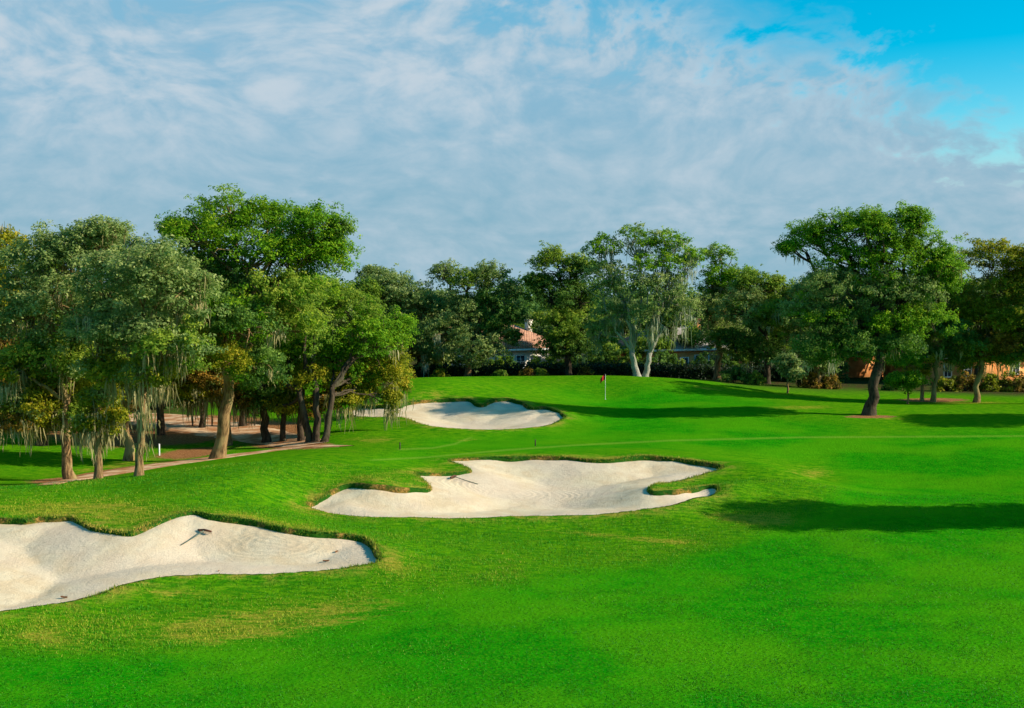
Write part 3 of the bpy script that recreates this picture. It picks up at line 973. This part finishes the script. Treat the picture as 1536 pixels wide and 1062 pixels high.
for nm, lab, (bx, by, d), lo, mt, bk, ms, gp in BACK:
    pale = nm == 'pale_moss_oak'
    a, _ = ray(bx, by)
    b = np.array([a * d, d, float(base_z(a * d, d))])
    make_tree(nm, lab, 'tree', [b] + ([b + np.array([.75, .3, 0])] if pale else []), lo, d, mt, bark=bk, trunk_r=.33 if pale else .34, moss=ms, moss_len=2.3 if pale else 1.6,
              moss_mat='mossg', fork=.16 if pale else .3, leaf=.115, gaps=gp, tint=.45, dens=.28 if pale else 1.35,
              low=3 if not pale else None)
# ---- right hand group
make_tree('big_oak', 'big lone oak with a thick leaning trunk on the right of the fairway', 'tree', [(1303,623)],
          [(1215,360,36,26),(1255,345,40,28),(1300,355,44,30),(1345,350,42,28),(1385,380,40,32),(1330,395,50,34),(1270,390,46,30),(1300,440,60,40,'grey'),
           (1360,440,50,38,'grey'),(1250,430,40,34,'grey'),(1240,480,40,34,'deep'),(1290,490,50,36,'deep'),(1345,490,45,34),(1400,430,40,36),(1225,525,34,24,'deep'),(1280,520,40,22,'deep'),(1185,372,16,12),(1345,520,36,22,'deep'),(1400,480,34,30),(1205,470,28,26,'grey'),(1420,400,26,26),(1310,330,30,14),(1365,330,26,16)],
          None, 'green', bark='barkd', trunk_r=.40, moss=24, moss_len=1.2, low=4.5, fork=.30, tint=.45, lean_=.9)
RT = [
 ('leaning_oak', 'young leaning oak with a pale lit trunk right of the big oak', (1384,601), [(1370,470,30,24),(1360,530,22,20),(1375,560,18,14,'olive'),(1395,500,30,26,'deep')], 'green', .16),
 ('small_oak', 'small bushy oak just behind the lone oak\'s right side', (1363,605), [(1358,545,20,16),(1368,570,18,12),(1345,570,14,10)], 'green', .09),
 ('olive_oak', 'olive crowned oak with a straight pale trunk at right', (1399,602), [(1430,400,40,30),(1420,445,42,34),(1450,470,40,34,'olive'),(1415,500,36,28,'deep'),(1450,520,34,22,'deep'),(1405,535,30,16,'deep'),(1440,542,24,12,'deep')], 'olive', .2),
 ('leaning_dark_oak', 'oak with a dark trunk leaning right near the right edge of the photo', (1464,603), [(1490,390,44,30),(1500,440,46,36,'olive'),(1530,420,40,34,'olive'),(1480,480,44,34,'olive'),(1525,490,40,34,'olive'),(1500,520,40,22,'rust'),(1545,390,36,28),(1490,538,34,14,'deep'),(1525,535,28,14,'deep')], 'olive', .24),
 ('edge_oak', 'golden olive oak cut off by the right edge of the photo', (1560,606), [(1560,430,44,36,'olive'),(1590,480,50,40,'olive'),(1550,510,36,28,'rust'),(1570,390,36,26),(1620,430,50,40)], 'olive', .3),
]
for nm, lab, b, lo, mt, tr_ in RT:
    make_tree(nm, lab, 'tree', [b], lo, None, mt, bark='bark', trunk_r=tr_, moss=14, moss_len=1.1, low=4.5, fork=.32, leaf=.10, tint=.42)
b = at_depth(1181, 592, 113.5); b[2] = float(base_z(b[0], b[1]))
make_tree('sapling', 'young tree with a thin pale trunk at the green\'s right edge', 'tree', [b], [(1180,545,16,16),(1190,560,12,10)], 113.5, 'grey', trunk_r=.09, fork=.5, leaf=.13, moss=4)
# trees standing outside the frame on the right: their shade lies on the turf
for x, y, h, lab in ((35.0, 55.0, 12.5, 'oak outside the frame whose shade lies across the near fairway'), (52, 88.5, 13, 'oak outside the frame whose shade lies right of the lone oak'),
                     (50, 68, 10, 'second oak outside the frame beyond the near shade')):
    b = np.array([x, y, float(base_z(x, y))])
    root = empty('fairway_oak', b); tag(root, lab, 'tree')
    cl = []
    w_ = MB(); w_.tube(curve((0, 0, -.2), (0.2, 0, h * .35), .03), np.linspace(.5, .36, 7), 10, lump=.1)
    for _ in range(11):
        a = rng.random() * 6.28; rr = rng.random() * h * .36
        c = np.array([math.cos(a) * rr, math.sin(a) * rr * .85, h * (.45 + .38 * rng.random())])
        w_.tube(curve((0.2, 0, h * .35), c, .06), np.linspace(.2, .04, 7), 6)
        for _ in range(70):
            g = rng.normal(size=3); g /= np.linalg.norm(g)
            cl.append((c + g * np.array([2.4, 2.0, 1.5]) * rng.random() ** .4, .42, .28, 42, .45))
    w_.build('trunk', M['bark'], root, smooth=True)
    foliage('crown', cl, .15, M['mid'], root, np.zeros(3), np.array([0, 0, h * .6]))


# ------------------------------------------------------------------ background wood: copies of a few built trees
def copy_tree(o, parent=None):
    c = o.copy(); COL.objects.link(c); c.parent = parent
    for ch in o.children:
        copy_tree(ch, c)
    return c


def proto_tree(h, w, mt, seed):
    root = empty('background_oak', (0, 0, 0))
    w_ = MB(); fk = (0.3, 0, h * .3)
    w_.tube(curve((0, 0, -.3), fk, .04), np.linspace(.38, .28, 7), 8, lump=.1)
    cl = []
    for _ in range(12):
        a = rng.random() * 6.28; t = rng.random()
        rr = w * .5 * (1 - .5 * t) * rng.random() ** .5
        c = np.array([math.cos(a) * rr, math.sin(a) * rr, h * (.30 + .60 * t)])
        w_.tube(curve(fk, c, .07), np.linspace(.16, .03, 7), 5)
        for _ in range(58):
            g = rng.normal(size=3); g /= np.linalg.norm(g)
            cl.append((c + g * np.array([w * .17, w * .17, h * .11]) * (.5 + .55 * rng.random()), .5, .32, 34, .42 + .2 * rng.normal()))
    w_.build('trunk', M['barkd'], root, smooth=True)
    foliage('crown', cl, .19, M[mt], root, np.zeros(3), np.array([0, 0, h * .55]))
    anch = [np.array([rng.normal(0, w * .25), rng.normal(0, w * .25), h * (.3 + .25 * rng.random())]) for _ in range(22)]
    moss_mesh('hanging_moss', anch, 1.8, M['mossg'], root, np.zeros(3), width=.09, n=6)
    return root


protos = [proto_tree(12, 10, 'mid', 1), proto_tree(12, 11, 'grey', 2), proto_tree(11, 9, 'grey', 3)]
used = [False] * 3
BG = [  # (px, depth, height, prototype, label)
 (20,112,11,0,'dark oak deep in the left wood, furthest left'),(95,122,11,1,'oak deep in the left wood behind the first trunks'),(150,108,10,0,'dark oak between the slim mossy trunks, far back'),
 (215,118,11,0,'dark oak behind the sandy track at left'),(280,126,11,1,'oak at the far end of the sandy track'),(340,118,11,0,'dark oak far behind the thick bare trunk'),
 (400,116,11,0,'dark oak behind the clump of dark trunks'),(455,124,11.5,1,'oak seen between the dark trunks and the slanting one'),(510,128,11,0,'oak behind the slanting trunk'),
 (548,140,11,2,'pale oak left of the far mound'),(625,142,10.5,2,'grey oak behind the hedge above the left mound'),(665,146,10,1,'oak behind the hedge above the mound crest'),
 (712,168,9,0,'low dark oak beside the left tiled roof'),(770,175,7.5,0,'low oak beyond the left house'),(880,150,10,0,'dark oak behind the hedge left of the flag'),
 (928,158,10,1,'oak filling the gap behind the flag'),(995,150,10,0,'dark oak behind the pale mossy oak\'s right side'),(1045,172,9,2,'grey oak beyond the brick house'),
 (1110,176,12,0,'dark oak behind the low thicket, left side'),(1160,156,11.5,1,'oak behind the low thicket, right side'),(1205,146,11,0,'dark oak behind the thin pale trunk'),
 (1262,150,11,0,'dark oak behind the soft grey green oak'),(1320,142,11.5,0,'dark oak behind the lone oak\'s trunk'),(1375,138,12,0,'dark oak behind the leaning pale trunk'),
 (1425,146,12,0,'dark oak above the white fascia of the long building'),(1470,136,12,1,'oak behind the dark leaning trunk at right'),(1520,142,12,0,'dark oak behind the right edge shrubs'),
 (1570,135,12,0,'dark oak beyond the right edge'),(-30,118,11,1,'oak beyond the left edge'),(820,165,8,1,'low oak between the left house and the dark forked oak'),
]
for px, d, h, pi, lab in BG:
    o = protos[pi] if not used[pi] else copy_tree(protos[pi])
    used[pi] = True
    a, _ = ray(px, 500)
    o.location = (a * d, d, float(base_z(a * d, d)) - .1)
    s = h / 12 if pi < 2 else h / 11
    o.scale = (s * random.uniform(.95, 1.1), s, s)
    o.rotation_euler = (0, 0, random.uniform(0, 6.28))
    tag(o, lab, 'tree', 'oaks of the wood behind the hole')


cl = []
for _ in range(150):
    d = rng.uniform(190, 250); px = rng.uniform(-250, 1750); a, _b = ray(px, 500)
    h = rng.uniform(10.5, 13.5); w = rng.uniform(8, 12)
    for _ in range(34):
        g = rng.normal(size=3); g /= np.linalg.norm(g)
        t = .42 + .58 * rng.random() ** .6
        cl.append((np.array([a * d, d, h * .52]) + g * np.array([w * .55, w * .55, h * .46]) * t, .9, .6, 34, .4 + .2 * rng.normal()))
fw_ = foliage('far_woodland', cl, .3, M['deep'], None, np.zeros(3), np.array([0, 220, 0]))
tag(fw_, 'far dark woodland closing the view behind the houses', kind='stuff')

# ------------------------------------------------------------------ hedge and shrubs
def bush(name, label, c, rx, ry, rz, mat, n=2200, leaf=.11, cat='shrub', group=None, tint=.4):
    z = float(base_z(c[0], c[1]))
    root = empty(name, (c[0], c[1], z)); tag(root, label, cat, group)
    w_ = MB()
    for _ in range(7):
        w_.tube(curve((0, 0, -.1), (rng.normal(0, rx * .4), rng.normal(0, ry * .4), rz * 1.2), .08, 5), np.linspace(.04, .01, 5), 5)
    w_.build('stems', M['barkd'], root)
    cl = []
    for _ in range(max(8, n // 60)):
        g = rng.normal(size=3); g /= np.linalg.norm(g); g[2] = abs(g[2])
        p = g * np.array([rx, ry, rz * 1.7]) * (.55 + .5 * rng.random())
        cl.append((p, .22, .18, 60, tint + .2 * rng.normal()))
    foliage('leaves', cl, leaf, M[mat], root, np.zeros(3), np.array([0, 0, rz * .5]))
    return root


root = empty('hedge', (10, 133, float(base_z(10, 133)))); tag(root, 'long dark clipped hedge behind the green', 'hedge')
cl = []
for x in np.arange(-24, 34, .35):
    yy = 133 + 1.0 * math.sin(x * .1)
    zb = float(base_z(x, yy)) - root.location.z
    for zh in np.arange(.1, max(.8, 2.35 - root.location.z - zb), .38):
        for yo in (-.5, .1, .6):
            cl.append((np.array([x - 10, yy - 133 + yo, zb + zh]) + rng.normal(0, .07, 3), .26, .24, 16, .35 + .25 * rng.normal()))
foliage('leaves', cl, .13, M['hedge'], root, np.zeros(3), np.array([0, 20, 0]), .3)
w_ = MB()
for x in np.arange(-24, 34, .9):
    yy = 133 + 1.0 * math.sin(x * .1); zb = float(base_z(x, yy)) - root.location.z
    w_.tube([(x - 10, yy - 133, zb - .1), (x - 10, yy - 133, zb + .7)], [.05, .03], 5)
tag(w_.build('stems', M['barkd'], root), kind='stuff')

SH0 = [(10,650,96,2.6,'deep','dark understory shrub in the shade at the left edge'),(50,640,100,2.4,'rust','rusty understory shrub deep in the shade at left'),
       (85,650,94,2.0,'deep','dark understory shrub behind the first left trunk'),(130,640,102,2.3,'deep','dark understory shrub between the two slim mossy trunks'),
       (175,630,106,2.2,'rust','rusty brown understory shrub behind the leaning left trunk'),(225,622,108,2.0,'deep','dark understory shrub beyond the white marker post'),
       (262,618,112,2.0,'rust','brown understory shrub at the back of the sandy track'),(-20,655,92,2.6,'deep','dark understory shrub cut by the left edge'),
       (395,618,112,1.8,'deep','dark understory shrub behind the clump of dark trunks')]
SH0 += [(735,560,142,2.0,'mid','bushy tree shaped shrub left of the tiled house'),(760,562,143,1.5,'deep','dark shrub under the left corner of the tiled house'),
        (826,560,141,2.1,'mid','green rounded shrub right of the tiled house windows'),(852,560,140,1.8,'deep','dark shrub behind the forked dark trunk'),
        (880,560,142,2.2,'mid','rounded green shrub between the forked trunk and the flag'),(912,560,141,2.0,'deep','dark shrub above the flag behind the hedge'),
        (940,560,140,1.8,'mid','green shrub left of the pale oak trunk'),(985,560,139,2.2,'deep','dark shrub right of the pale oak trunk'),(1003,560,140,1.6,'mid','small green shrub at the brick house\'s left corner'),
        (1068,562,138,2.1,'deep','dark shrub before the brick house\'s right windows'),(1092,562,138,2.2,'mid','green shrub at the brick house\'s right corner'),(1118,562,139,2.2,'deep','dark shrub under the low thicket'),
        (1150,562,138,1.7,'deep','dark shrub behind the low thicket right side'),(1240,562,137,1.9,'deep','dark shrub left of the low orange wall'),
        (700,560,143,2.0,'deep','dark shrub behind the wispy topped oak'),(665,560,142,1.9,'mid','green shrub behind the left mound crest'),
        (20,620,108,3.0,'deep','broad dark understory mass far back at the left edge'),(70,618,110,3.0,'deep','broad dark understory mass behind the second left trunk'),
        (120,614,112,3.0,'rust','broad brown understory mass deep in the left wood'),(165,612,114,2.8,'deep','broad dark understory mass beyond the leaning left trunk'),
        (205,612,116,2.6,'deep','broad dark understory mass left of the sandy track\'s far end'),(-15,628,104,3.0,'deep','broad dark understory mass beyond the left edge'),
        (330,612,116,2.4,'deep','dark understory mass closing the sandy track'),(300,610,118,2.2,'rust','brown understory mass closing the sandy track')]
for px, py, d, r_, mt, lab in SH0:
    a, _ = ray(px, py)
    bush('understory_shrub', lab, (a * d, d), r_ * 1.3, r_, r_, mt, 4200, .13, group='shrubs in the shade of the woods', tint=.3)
SH = [(1100,584,1.1,'deep','dark shrub at the foot of the thicket'),(1130,590,.8,'mid','low green shrub at the green\'s right rear edge'),(1215,590,.9,'rust','reddish shrub bed plant right of the thin pale trunk'),
      (1245,592,.8,'rust','reddish brown shrub left of the orange wall'),(1340,588,.9,'deep','dark shrub behind the lone oak'),(1420,588,1.0,'olive','olive shrub before the long orange building'),
      (1448,586,1.1,'rust','rusty shrub between the two leaning trunks'),(1480,587,1.1,'olive','olive shrub right of the dark leaning trunk'),(1505,586,1.2,'olive','tallest olive shrub near the right edge'),
      (1530,588,1.1,'rust','rusty shrub at the right edge'),(790,574,.8,'rust','small orange flowering shrub at the hedge foot'),(878,572,.8,'rust','second small orange shrub at the hedge foot nearer the flag'),
      (660,567,1.0,'olive','olive shrub on the left mound\'s back'),(605,566,1.3,'rust','rusty shrub at the hedge\'s left end'),(750,572,.7,'mid','green shrub left of the orange flowering one'),
      (810,573,.7,'mid','green shrub right of the orange flowering one')]
for px, py, r_, mt, lab in SH:
    d = 128 if px < 1000 else 122
    a, _ = ray(px, py)
    r_ *= .62 if px < 1050 else .9
    bush('shrub', lab, (a * d, d), r_ * 1.5, r_, r_, mt, 1500, .13, group='shrubs at the wood edge')

# ------------------------------------------------------------------ houses
WH = mat_plain('white_trim', (0.72, 0.70, 0.66), (0.80, 0.78, 0.74), 1.5, .6)
OR = mat_plain('orange_stucco', (0.66, 0.24, 0.07), (0.78, 0.38, 0.14), .8, .9, .3, .1)
CR = mat_plain('cream_stucco', (0.66, 0.58, 0.46), (0.76, 0.68, 0.55), .8, .9, .3, .1)
GL = mat_plain('window_glass', (0.03, 0.04, 0.05), (0.06, 0.07, 0.08), 1, .08, 0, .6)
TI = mat_tiles()
GR = mat_plain('grey_shingle', (0.26, 0.24, 0.22), (0.40, 0.36, 0.32), 2, .9, .5, .1)


def house(name, label, px, d, w, dep, hw, hr, wall, roof, wins, rot=0.0, chimney=False):
    rot = rot * .3 + .5
    a, _ = ray(px, 540)
    z = float(base_z(a * d, d))
    root = empty(name, (a * d, d, z), rot); tag(root, label, 'house')
    MB().box((-w / 2, 0, -.3), (w / 2, dep, hw)).build('wall', wall, root)
    ov = .5
    b = MB()
    rl = max(.5, w / 2 - dep / 2)
    v = [(-w/2-ov, -ov, hw+.16), (w/2+ov, -ov, hw+.16), (w/2+ov, dep+ov, hw+.16), (-w/2-ov, dep+ov, hw+.16),
         (-rl, dep/2-.05, hw+hr), (rl, dep/2-.05, hw+hr), (rl, dep/2+.05, hw+hr), (-rl, dep/2+.05, hw+hr)]
    b.add(v, [(3, 2, 1, 0), (4, 5, 6, 7), (0, 1, 5, 4), (1, 2, 6, 5), (2, 3, 7, 6), (3, 0, 4, 7)])
    rf = b.build('roof', roof, root)
    if chimney:
        ch = MB().box((w*.18, dep*.35, hw+hr*.5), (w*.18+.7, dep*.35+.6, hw+hr+.5)).box((w*.18-.06, dep*.35-.06, hw+hr+.5), (w*.18+.76, dep*.35+.66, hw+hr+.62)).build('chimney', wall, rf)
    MB().box((-w/2-ov-.03, -ov-.03, hw), (w/2+ov+.03, -ov+.12, hw+.24)).box((-w/2-ov-.03, -ov+.12, hw), (-w/2-ov+.12, dep+ov, hw+.24)) \
        .box((w/2+ov-.12, -ov+.12, hw), (w/2+ov+.03, dep+ov, hw+.24)).build('fascia', WH, root)
    for (x, z0, ww, hh, kd) in wins:
        f = MB()
        t = .12
        f.box((x-ww/2-t, -.09, z0-t), (x-ww/2, .02, z0+hh+t)).box((x+ww/2, -.09, z0-t), (x+ww/2+t, .02, z0+hh+t))
        f.box((x-ww/2, -.09, z0+hh), (x+ww/2, .02, z0+hh+t)).box((x-ww/2, -.11, z0-t), (x+ww/2, .02, z0))
        f.box((x-.03, -.06, z0), (x+.03, .0, z0+hh)).box((x-ww/2, -.055, z0+hh/2-.03), (x-.03, .0, z0+hh/2+.03)).box((x+.03, -.055, z0+hh/2-.03), (x+ww/2, .0, z0+hh/2+.03))
        fo = f.build('window' if kd == 'w' else 'door', WH, root)
        MB().box((x-ww/2, -.03, z0), (x+ww/2, -.004, z0+hh)).build('pane', GL, fo)
    return root


house('tiled_house', 'cream house with orange tiled roof and white windows behind the green', 790, 152, 11, 9, 3.0, 3.0, CR, TI,
      [(-3.0, 1.0, 1.2, 1.4, 'w'), (-.9, 1.0, 1.1, 1.4, 'w'), (1.2, .9, 1.5, 1.4, 'w'), (3.6, 1.0, 1.2, 1.4, 'w')], .1, True)
house('brick_house', 'orange brick house with a greyish roof right of the pale mossy oak', 1045, 150, 13, 10, 3.0, 3.1, OR, GR,
      [(-5.0, .9, .9, 1.5, 'w'), (-1.8, 0.05, 1.0, 2.1, 'd'), (0.3, .8, 1.1, 1.6, 'w'), (2.3, .8, 1.1, 1.6, 'w'), (5.0, .9, 1.0, 1.5, 'w')], -.12, True)
house('orange_cottage', 'small orange house glimpsed left of the tiled roof', 735, 166, 7, 6, 3.6, 2.2, OR, TI, [(-1.5, 1.2, 1.0, 1.3, 'w'), (1.5, 1.2, 1.0, 1.3, 'w')], .2)
house('low_orange_house', 'low orange walled building with white fascia left of the lone oak trunk', 1290, 148, 10, 8, 2.9, 2.6, OR, GR,
      [(-3.2, .8, 1.0, 1.4, 'w'), (3.2, .8, 1.0, 1.4, 'w')], .0)
house('long_orange_building', 'long orange building with white fascia behind the right hand trees', 1490, 140, 17, 8, 2.7, 2.2, OR, GR,
      [(-7, .8, 1.0, 1.3, 'w'), (-4, .8, 1.0, 1.3, 'w'), (3.5, .8, 1.0, 1.3, 'w'), (6.8, .8, 1.0, 1.3, 'w')], -.05)
house('white_house', 'white walled house glimpsed through the thicket behind the hedge', 1130, 158, 14, 9, 2.9, 2.6, CR, GR,
      [(-5, .9, 1.0, 1.4, 'w'), (-1.5, .9, 1.0, 1.4, 'w'), (2, .9, 1.0, 1.4, 'w'), (5, .9, 1.0, 1.4, 'w')], .0)

# ------------------------------------------------------------------ flag, rakes, posts, litter
WP_ = mat_plain('white_paint', (0.80, 0.80, 0.78), None, 3, .4)
RD = mat_plain('red_cloth', (0.55, 0.012, 0.015), (0.68, 0.03, 0.025), 6, .8)
DK = mat_plain('dark_wood', (0.035, 0.022, 0.015), (0.08, 0.05, 0.03), 8, .8)
RB = mat_plain('brown_plastic', (0.10, 0.035, 0.018), (0.14, 0.05, 0.02), 8, .5)
GY_ = mat_plain('green_grey_handle', (0.07, 0.10, 0.06), (0.13, 0.16, 0.11), 8, .5)
g = hit(908, 599); g[2] = float(terrain_z(g[0], g[1]))
fl = empty('flagstick', g); tag(fl, 'white flagstick with a red flag standing on the green', 'flag')
MB().tube([(0, 0, -.1), (0, 0, 1.1), (0, 0, 2.12)], [.016, .014, .011], 8).build('pole', WP_, fl, True)
nx_, nz_ = 14, 8
vv = []
for thick in (0, .006):
    for j in range(nz_):
        for i in range(nx_):
            s = i / (nx_ - 1); t = j / (nz_ - 1)
            x = -s * .50; droop = s * s * .30 + s * .08
            vv.append((x * (1 - .15 * s), .05 * math.sin(s * 8) * s + thick, 2.08 - t * (.42 - .02 * s) - droop))
q = []
for tkk in (0, 1):
    o_ = tkk * nx_ * nz_
    for j in range(nz_ - 1):
        for i in range(nx_ - 1):
            a = o_ + j * nx_ + i
            q.append((a, a + 1, a + nx_ + 1, a + nx_))
MB().add(vv, q).build('flag', RD, fl, True)
cu_ = MB().tube([(0, 0, -.02), (0, 0, .012)], [.054, .054], 16, cap=True).build('cup_liner', WP_, fl)


def rake(head, tail, bi, label):
    H_ = sand_at(*head, bi); T_ = sand_at(*tail, bi)
    root = empty('bunker_rake', H_); tag(root, label, 'rake', 'rakes lying in the bunkers')
    dr = T_ - H_
    dr[2] = 0; u_ = dr / np.linalg.norm(dr)
    s_ = np.array([-u_[1], u_[0], 0])
    L = max(1.3, min(2.0, np.linalg.norm(T_ - H_)))
    end = H_ + u_ * L
    sdv = float(sdist(BUNK[bi], np.array([end[0]]), np.array([end[1]]))[0])
    ez = float(sand_z(np.array([end[0]]), np.array([end[1]]), np.array([sdv]))[0]) - H_[2]
    MB().tube([np.array([0, 0, .12]), u_ * L * .5 + np.array([0, 0, .06 + ez * .5]), u_ * L + np.array([0, 0, ez + .03])], [.022, .02, .02], 8).build('handle', GY_, root, True)
    a_ = s_ * .33
    hb = MB().tube([-a_ + np.array([0, 0, .10]), np.array([0, 0, .13]), a_ + np.array([0, 0, .10])], [.04, .045, .04], 8)
    hb.build('rake_head', RB, root, True)
    tm = MB()
    for t in np.linspace(-.95, .95, 13):
        p = a_ * t + np.array([0, 0, .10])
        tm.tube([p, p + np.array([0, 0, -.11]) - u_ * .03], [.012, .006], 5)
    tm.build('tines', RB, root)


rake((307, 800), (284, 814), 0, 'short looking rake with a brown head lying in the nearest bunker')
rake((680, 718), (716, 727), 1, 'rake lying sideways on the sand of the large middle bunker')

# white marker post and small dark stakes
def stake(name, px, py, h, r, mat, label, cap=True, group=None, d=None):
    p = hit(px, py) if d is None else at_depth(px, py, d)
    p[2] = float(terrain_z(p[0], p[1]))
    root = empty(name, p); tag(root, label, 'post', group)
    MB().tube([(0, 0, -.15), (0, 0, h * .5), (0, 0, h)], [r, r, r * .96], 10).build('post', mat, root, True)
    MB().tube([(0, 0, h), (0, 0, h + r * .5)], [r * 1.25, r * .9], 10).build('cap', mat, root, True)


stake('marker_post', 239, 683, .72, .05, WP_, 'white marker post beside the sandy path')
for px, py, lab in ((289, 640, 'dark rope post on the sandy track left of the bare trunk'), (382, 640, 'dark rope post right of the bare trunk'),
                    (318, 640, 'dark rope post hidden by the bare trunk')):
    stake('rope_post', px, py, .75, .05, DK, lab, group='dark posts along the sandy track')
stake('yardage_stake', 803, 669, .38, .035, DK, 'tiny dark stake in the grass behind the middle bunker')
stake('yardage_stake', 600, 674, .38, .035, DK, 'tiny dark stake left of the pale mowing line')
stake('boundary_post', 1426, 590, .9, .06, WP_, 'white post among the shrubs at right', d=124)

# dead leaves on the sand
DL = mat_plain('dead_leaf', (0.20, 0.08, 0.03), (0.32, 0.15, 0.06), 5, .9)
for (px, py, bi, s, lab) in ((505, 829, 0, .11, 'curled brown leaf on the near bunker\'s right end, upper'), (489, 843, 0, .12, 'curled brown leaf on the near bunker\'s right end, lower'),
                         (328, 858, 0, .06, 'small brown leaf low in the near bunker below the rake'), (356, 864, 0, .05, 'tiny brown leaf at the near bunker\'s front edge'),
                         (96, 898, 0, .13, 'dark brown leaf on the sand at lower left')):
    p = sand_at(px, py, bi)
    v, q = [], []
    for j in range(5):
        for i in range(7):
            a = (i / 6 - .5) * 2; b = (j / 4 - .5) * 2
            v.append((a * s, b * s * .45 * math.sqrt(max(0, 1 - a * a * .96)), .015 + .35 * s * (b * b + .4 * a * a)))
    q = [(j * 7 + i, j * 7 + i + 1, j * 7 + i + 8, j * 7 + i + 7) for j in range(4) for i in range(6)]
    o = MB().add(v, q).build('dead_leaf', DL, None, True)
    o.location = [float(c) for c in p]; o.rotation_euler = (0, 0, rng.random() * 3)
    tag(o, lab, 'leaf', 'dead leaves on the sand')

# short turf blades over the near rough and fairway
nb = 420000
gy_ = 27 + 36 * rng.random(nb) ** 1.25
gx_ = (rng.random(nb) - .5) * 2 * gy_ * .44
ix = np.clip(np.searchsorted(XS, gx_) - 1, 0, len(XS) - 2); iy = np.clip(np.searchsorted(YS, gy_) - 1, 0, len(YS) - 2)
sdp = SDW[iy, ix]; fa = fair[iy, ix]; dr_ = dry[iy, ix]
ok = (sdp < -.12) & (rng.random(nb) < (1.0 - .55 * fa)) & (rng.random(nb) < .35 + .9 * (vnoise(gx_, gy_, 1.3, 70) + .5))
gx_, gy_, fa, dr_ = gx_[ok], gy_[ok], fa[ok], dr_[ok]; iy = iy[ok]; ix = ix[ok]
fx = (gx_ - XS[ix]) / (XS[ix + 1] - XS[ix]); fy = (gy_ - YS[iy]) / (YS[iy + 1] - YS[iy])
gz_ = (GZ[iy, ix] * (1 - fx) + GZ[iy, ix + 1] * fx) * (1 - fy) + (GZ[iy + 1, ix] * (1 - fx) + GZ[iy + 1, ix + 1] * fx) * fy
m_ = len(gx_)
hg = (.022 + .05 * rng.random(m_) ** 2 * (1 - .6 * fa)) * (.6 + 1.2 * (vnoise(gx_, gy_, .9, 71) + .5))
an = rng.random(m_) * math.pi
dv = np.stack([np.cos(an), np.sin(an), 0 * an], -1) * (.010 + .012 * rng.random(m_))[:, None]
c0 = np.stack([gx_, gy_, gz_ - .012], -1)
ln = rng.normal(0, .03, (m_, 3)); ln[:, 2] = 0
tp_ = c0 + np.stack([0 * hg, 0 * hg, hg + .012], -1) + ln
tt_ = np.clip(.22 + .25 * (1 - fa) + .5 * dr_ + .5 * vnoise(gx_, gy_, 2.3, 72) + rng.normal(0, .16, m_), 0, 1)
TG = mat_leaf('turf_blades', (0.004, 0.17, 0.002), (0.06, 0.30, 0.004), (0.40, 0.40, 0.03), .25)
o = mesh_obj('turf_blades', np.stack([c0 - dv, c0 + dv, tp_], 1).reshape(-1, 3), np.arange(m_ * 3).reshape(-1, 3), TG, attrs={'tint': np.repeat(tt_, 3)})
tag(o, 'short grass blades of the near fairway and rough', kind='stuff')

# fringe of longer grass on the bunker lips
V_, T_l = [], []
cnt = 0
for bi, poly in enumerate(BUNK):
    a = poly; b = np.roll(poly, -1, 0); cen_ = (poly.min(0) + poly.max(0)) / 2
    seg = np.linalg.norm(b - a, axis=1)
    for i in range(len(a)):
        nb = int(seg[i] * (150 if bi < 2 else 70))
        if nb == 0: continue
        e = (b[i] - a[i]) / seg[i]
        t = rng.random(nb)
        if (cen_[1] - a[i][1]) * 1 > 0 and abs(e[1]) < .8: continue
        p = a[i] + np.outer(t * seg[i], e) + rng.normal(0, .14, (nb, 2))
        sdp = sdist(poly, p[:, 0], p[:, 1]) + 0.10 * vnoise(p[:, 0], p[:, 1], 0.45, 5) + 0.12 * vnoise(p[:, 0], p[:, 1], 1.3, 6)
        ok = (sdp < .10)
        p = p[ok]; sdp = sdp[ok]
        if len(p) == 0: continue
        z = terrain_z(p[:, 0], p[:, 1], sdp)
        m = len(p)
        hgt = .04 + .10 * rng.random(m) ** 2
        wd = .012 + .012 * rng.random(m)
        an = rng.random(m) * math.pi
        dv = np.stack([np.cos(an), np.sin(an), 0 * an], -1) * wd[:, None]
        c0 = np.stack([p[:, 0], p[:, 1], z - .02], -1)
        lean = rng.normal(0, .05, (m, 3)); lean[:, 2] = 0
        tip = c0 + np.stack([0 * hgt, 0 * hgt, hgt + .02], -1) + lean
        V_.append(np.stack([c0 - dv, c0 + dv, tip], 1).reshape(-1, 3))
        T_l.append(np.repeat(np.clip(.4 + .9 * vnoise(p[:, 0], p[:, 1], 1.8, 50) + rng.normal(0, .2, m), 0, 1), 3))
V_ = np.concatenate(V_); T_l = np.concatenate(T_l)
LG = mat_leaf('lip_grass', (0.04, 0.18, 0.01), (0.24, 0.30, 0.02), (0.62, 0.42, 0.08), .3)
o = mesh_obj('lip_grass', V_, np.arange(len(V_)).reshape(-1, 3), LG, attrs={'tint': T_l})
tag(o, 'ragged longer grass fringing the bunker edges', kind='stuff')
print('LEAVES', LEAVES[0], 'ground', GX.size)
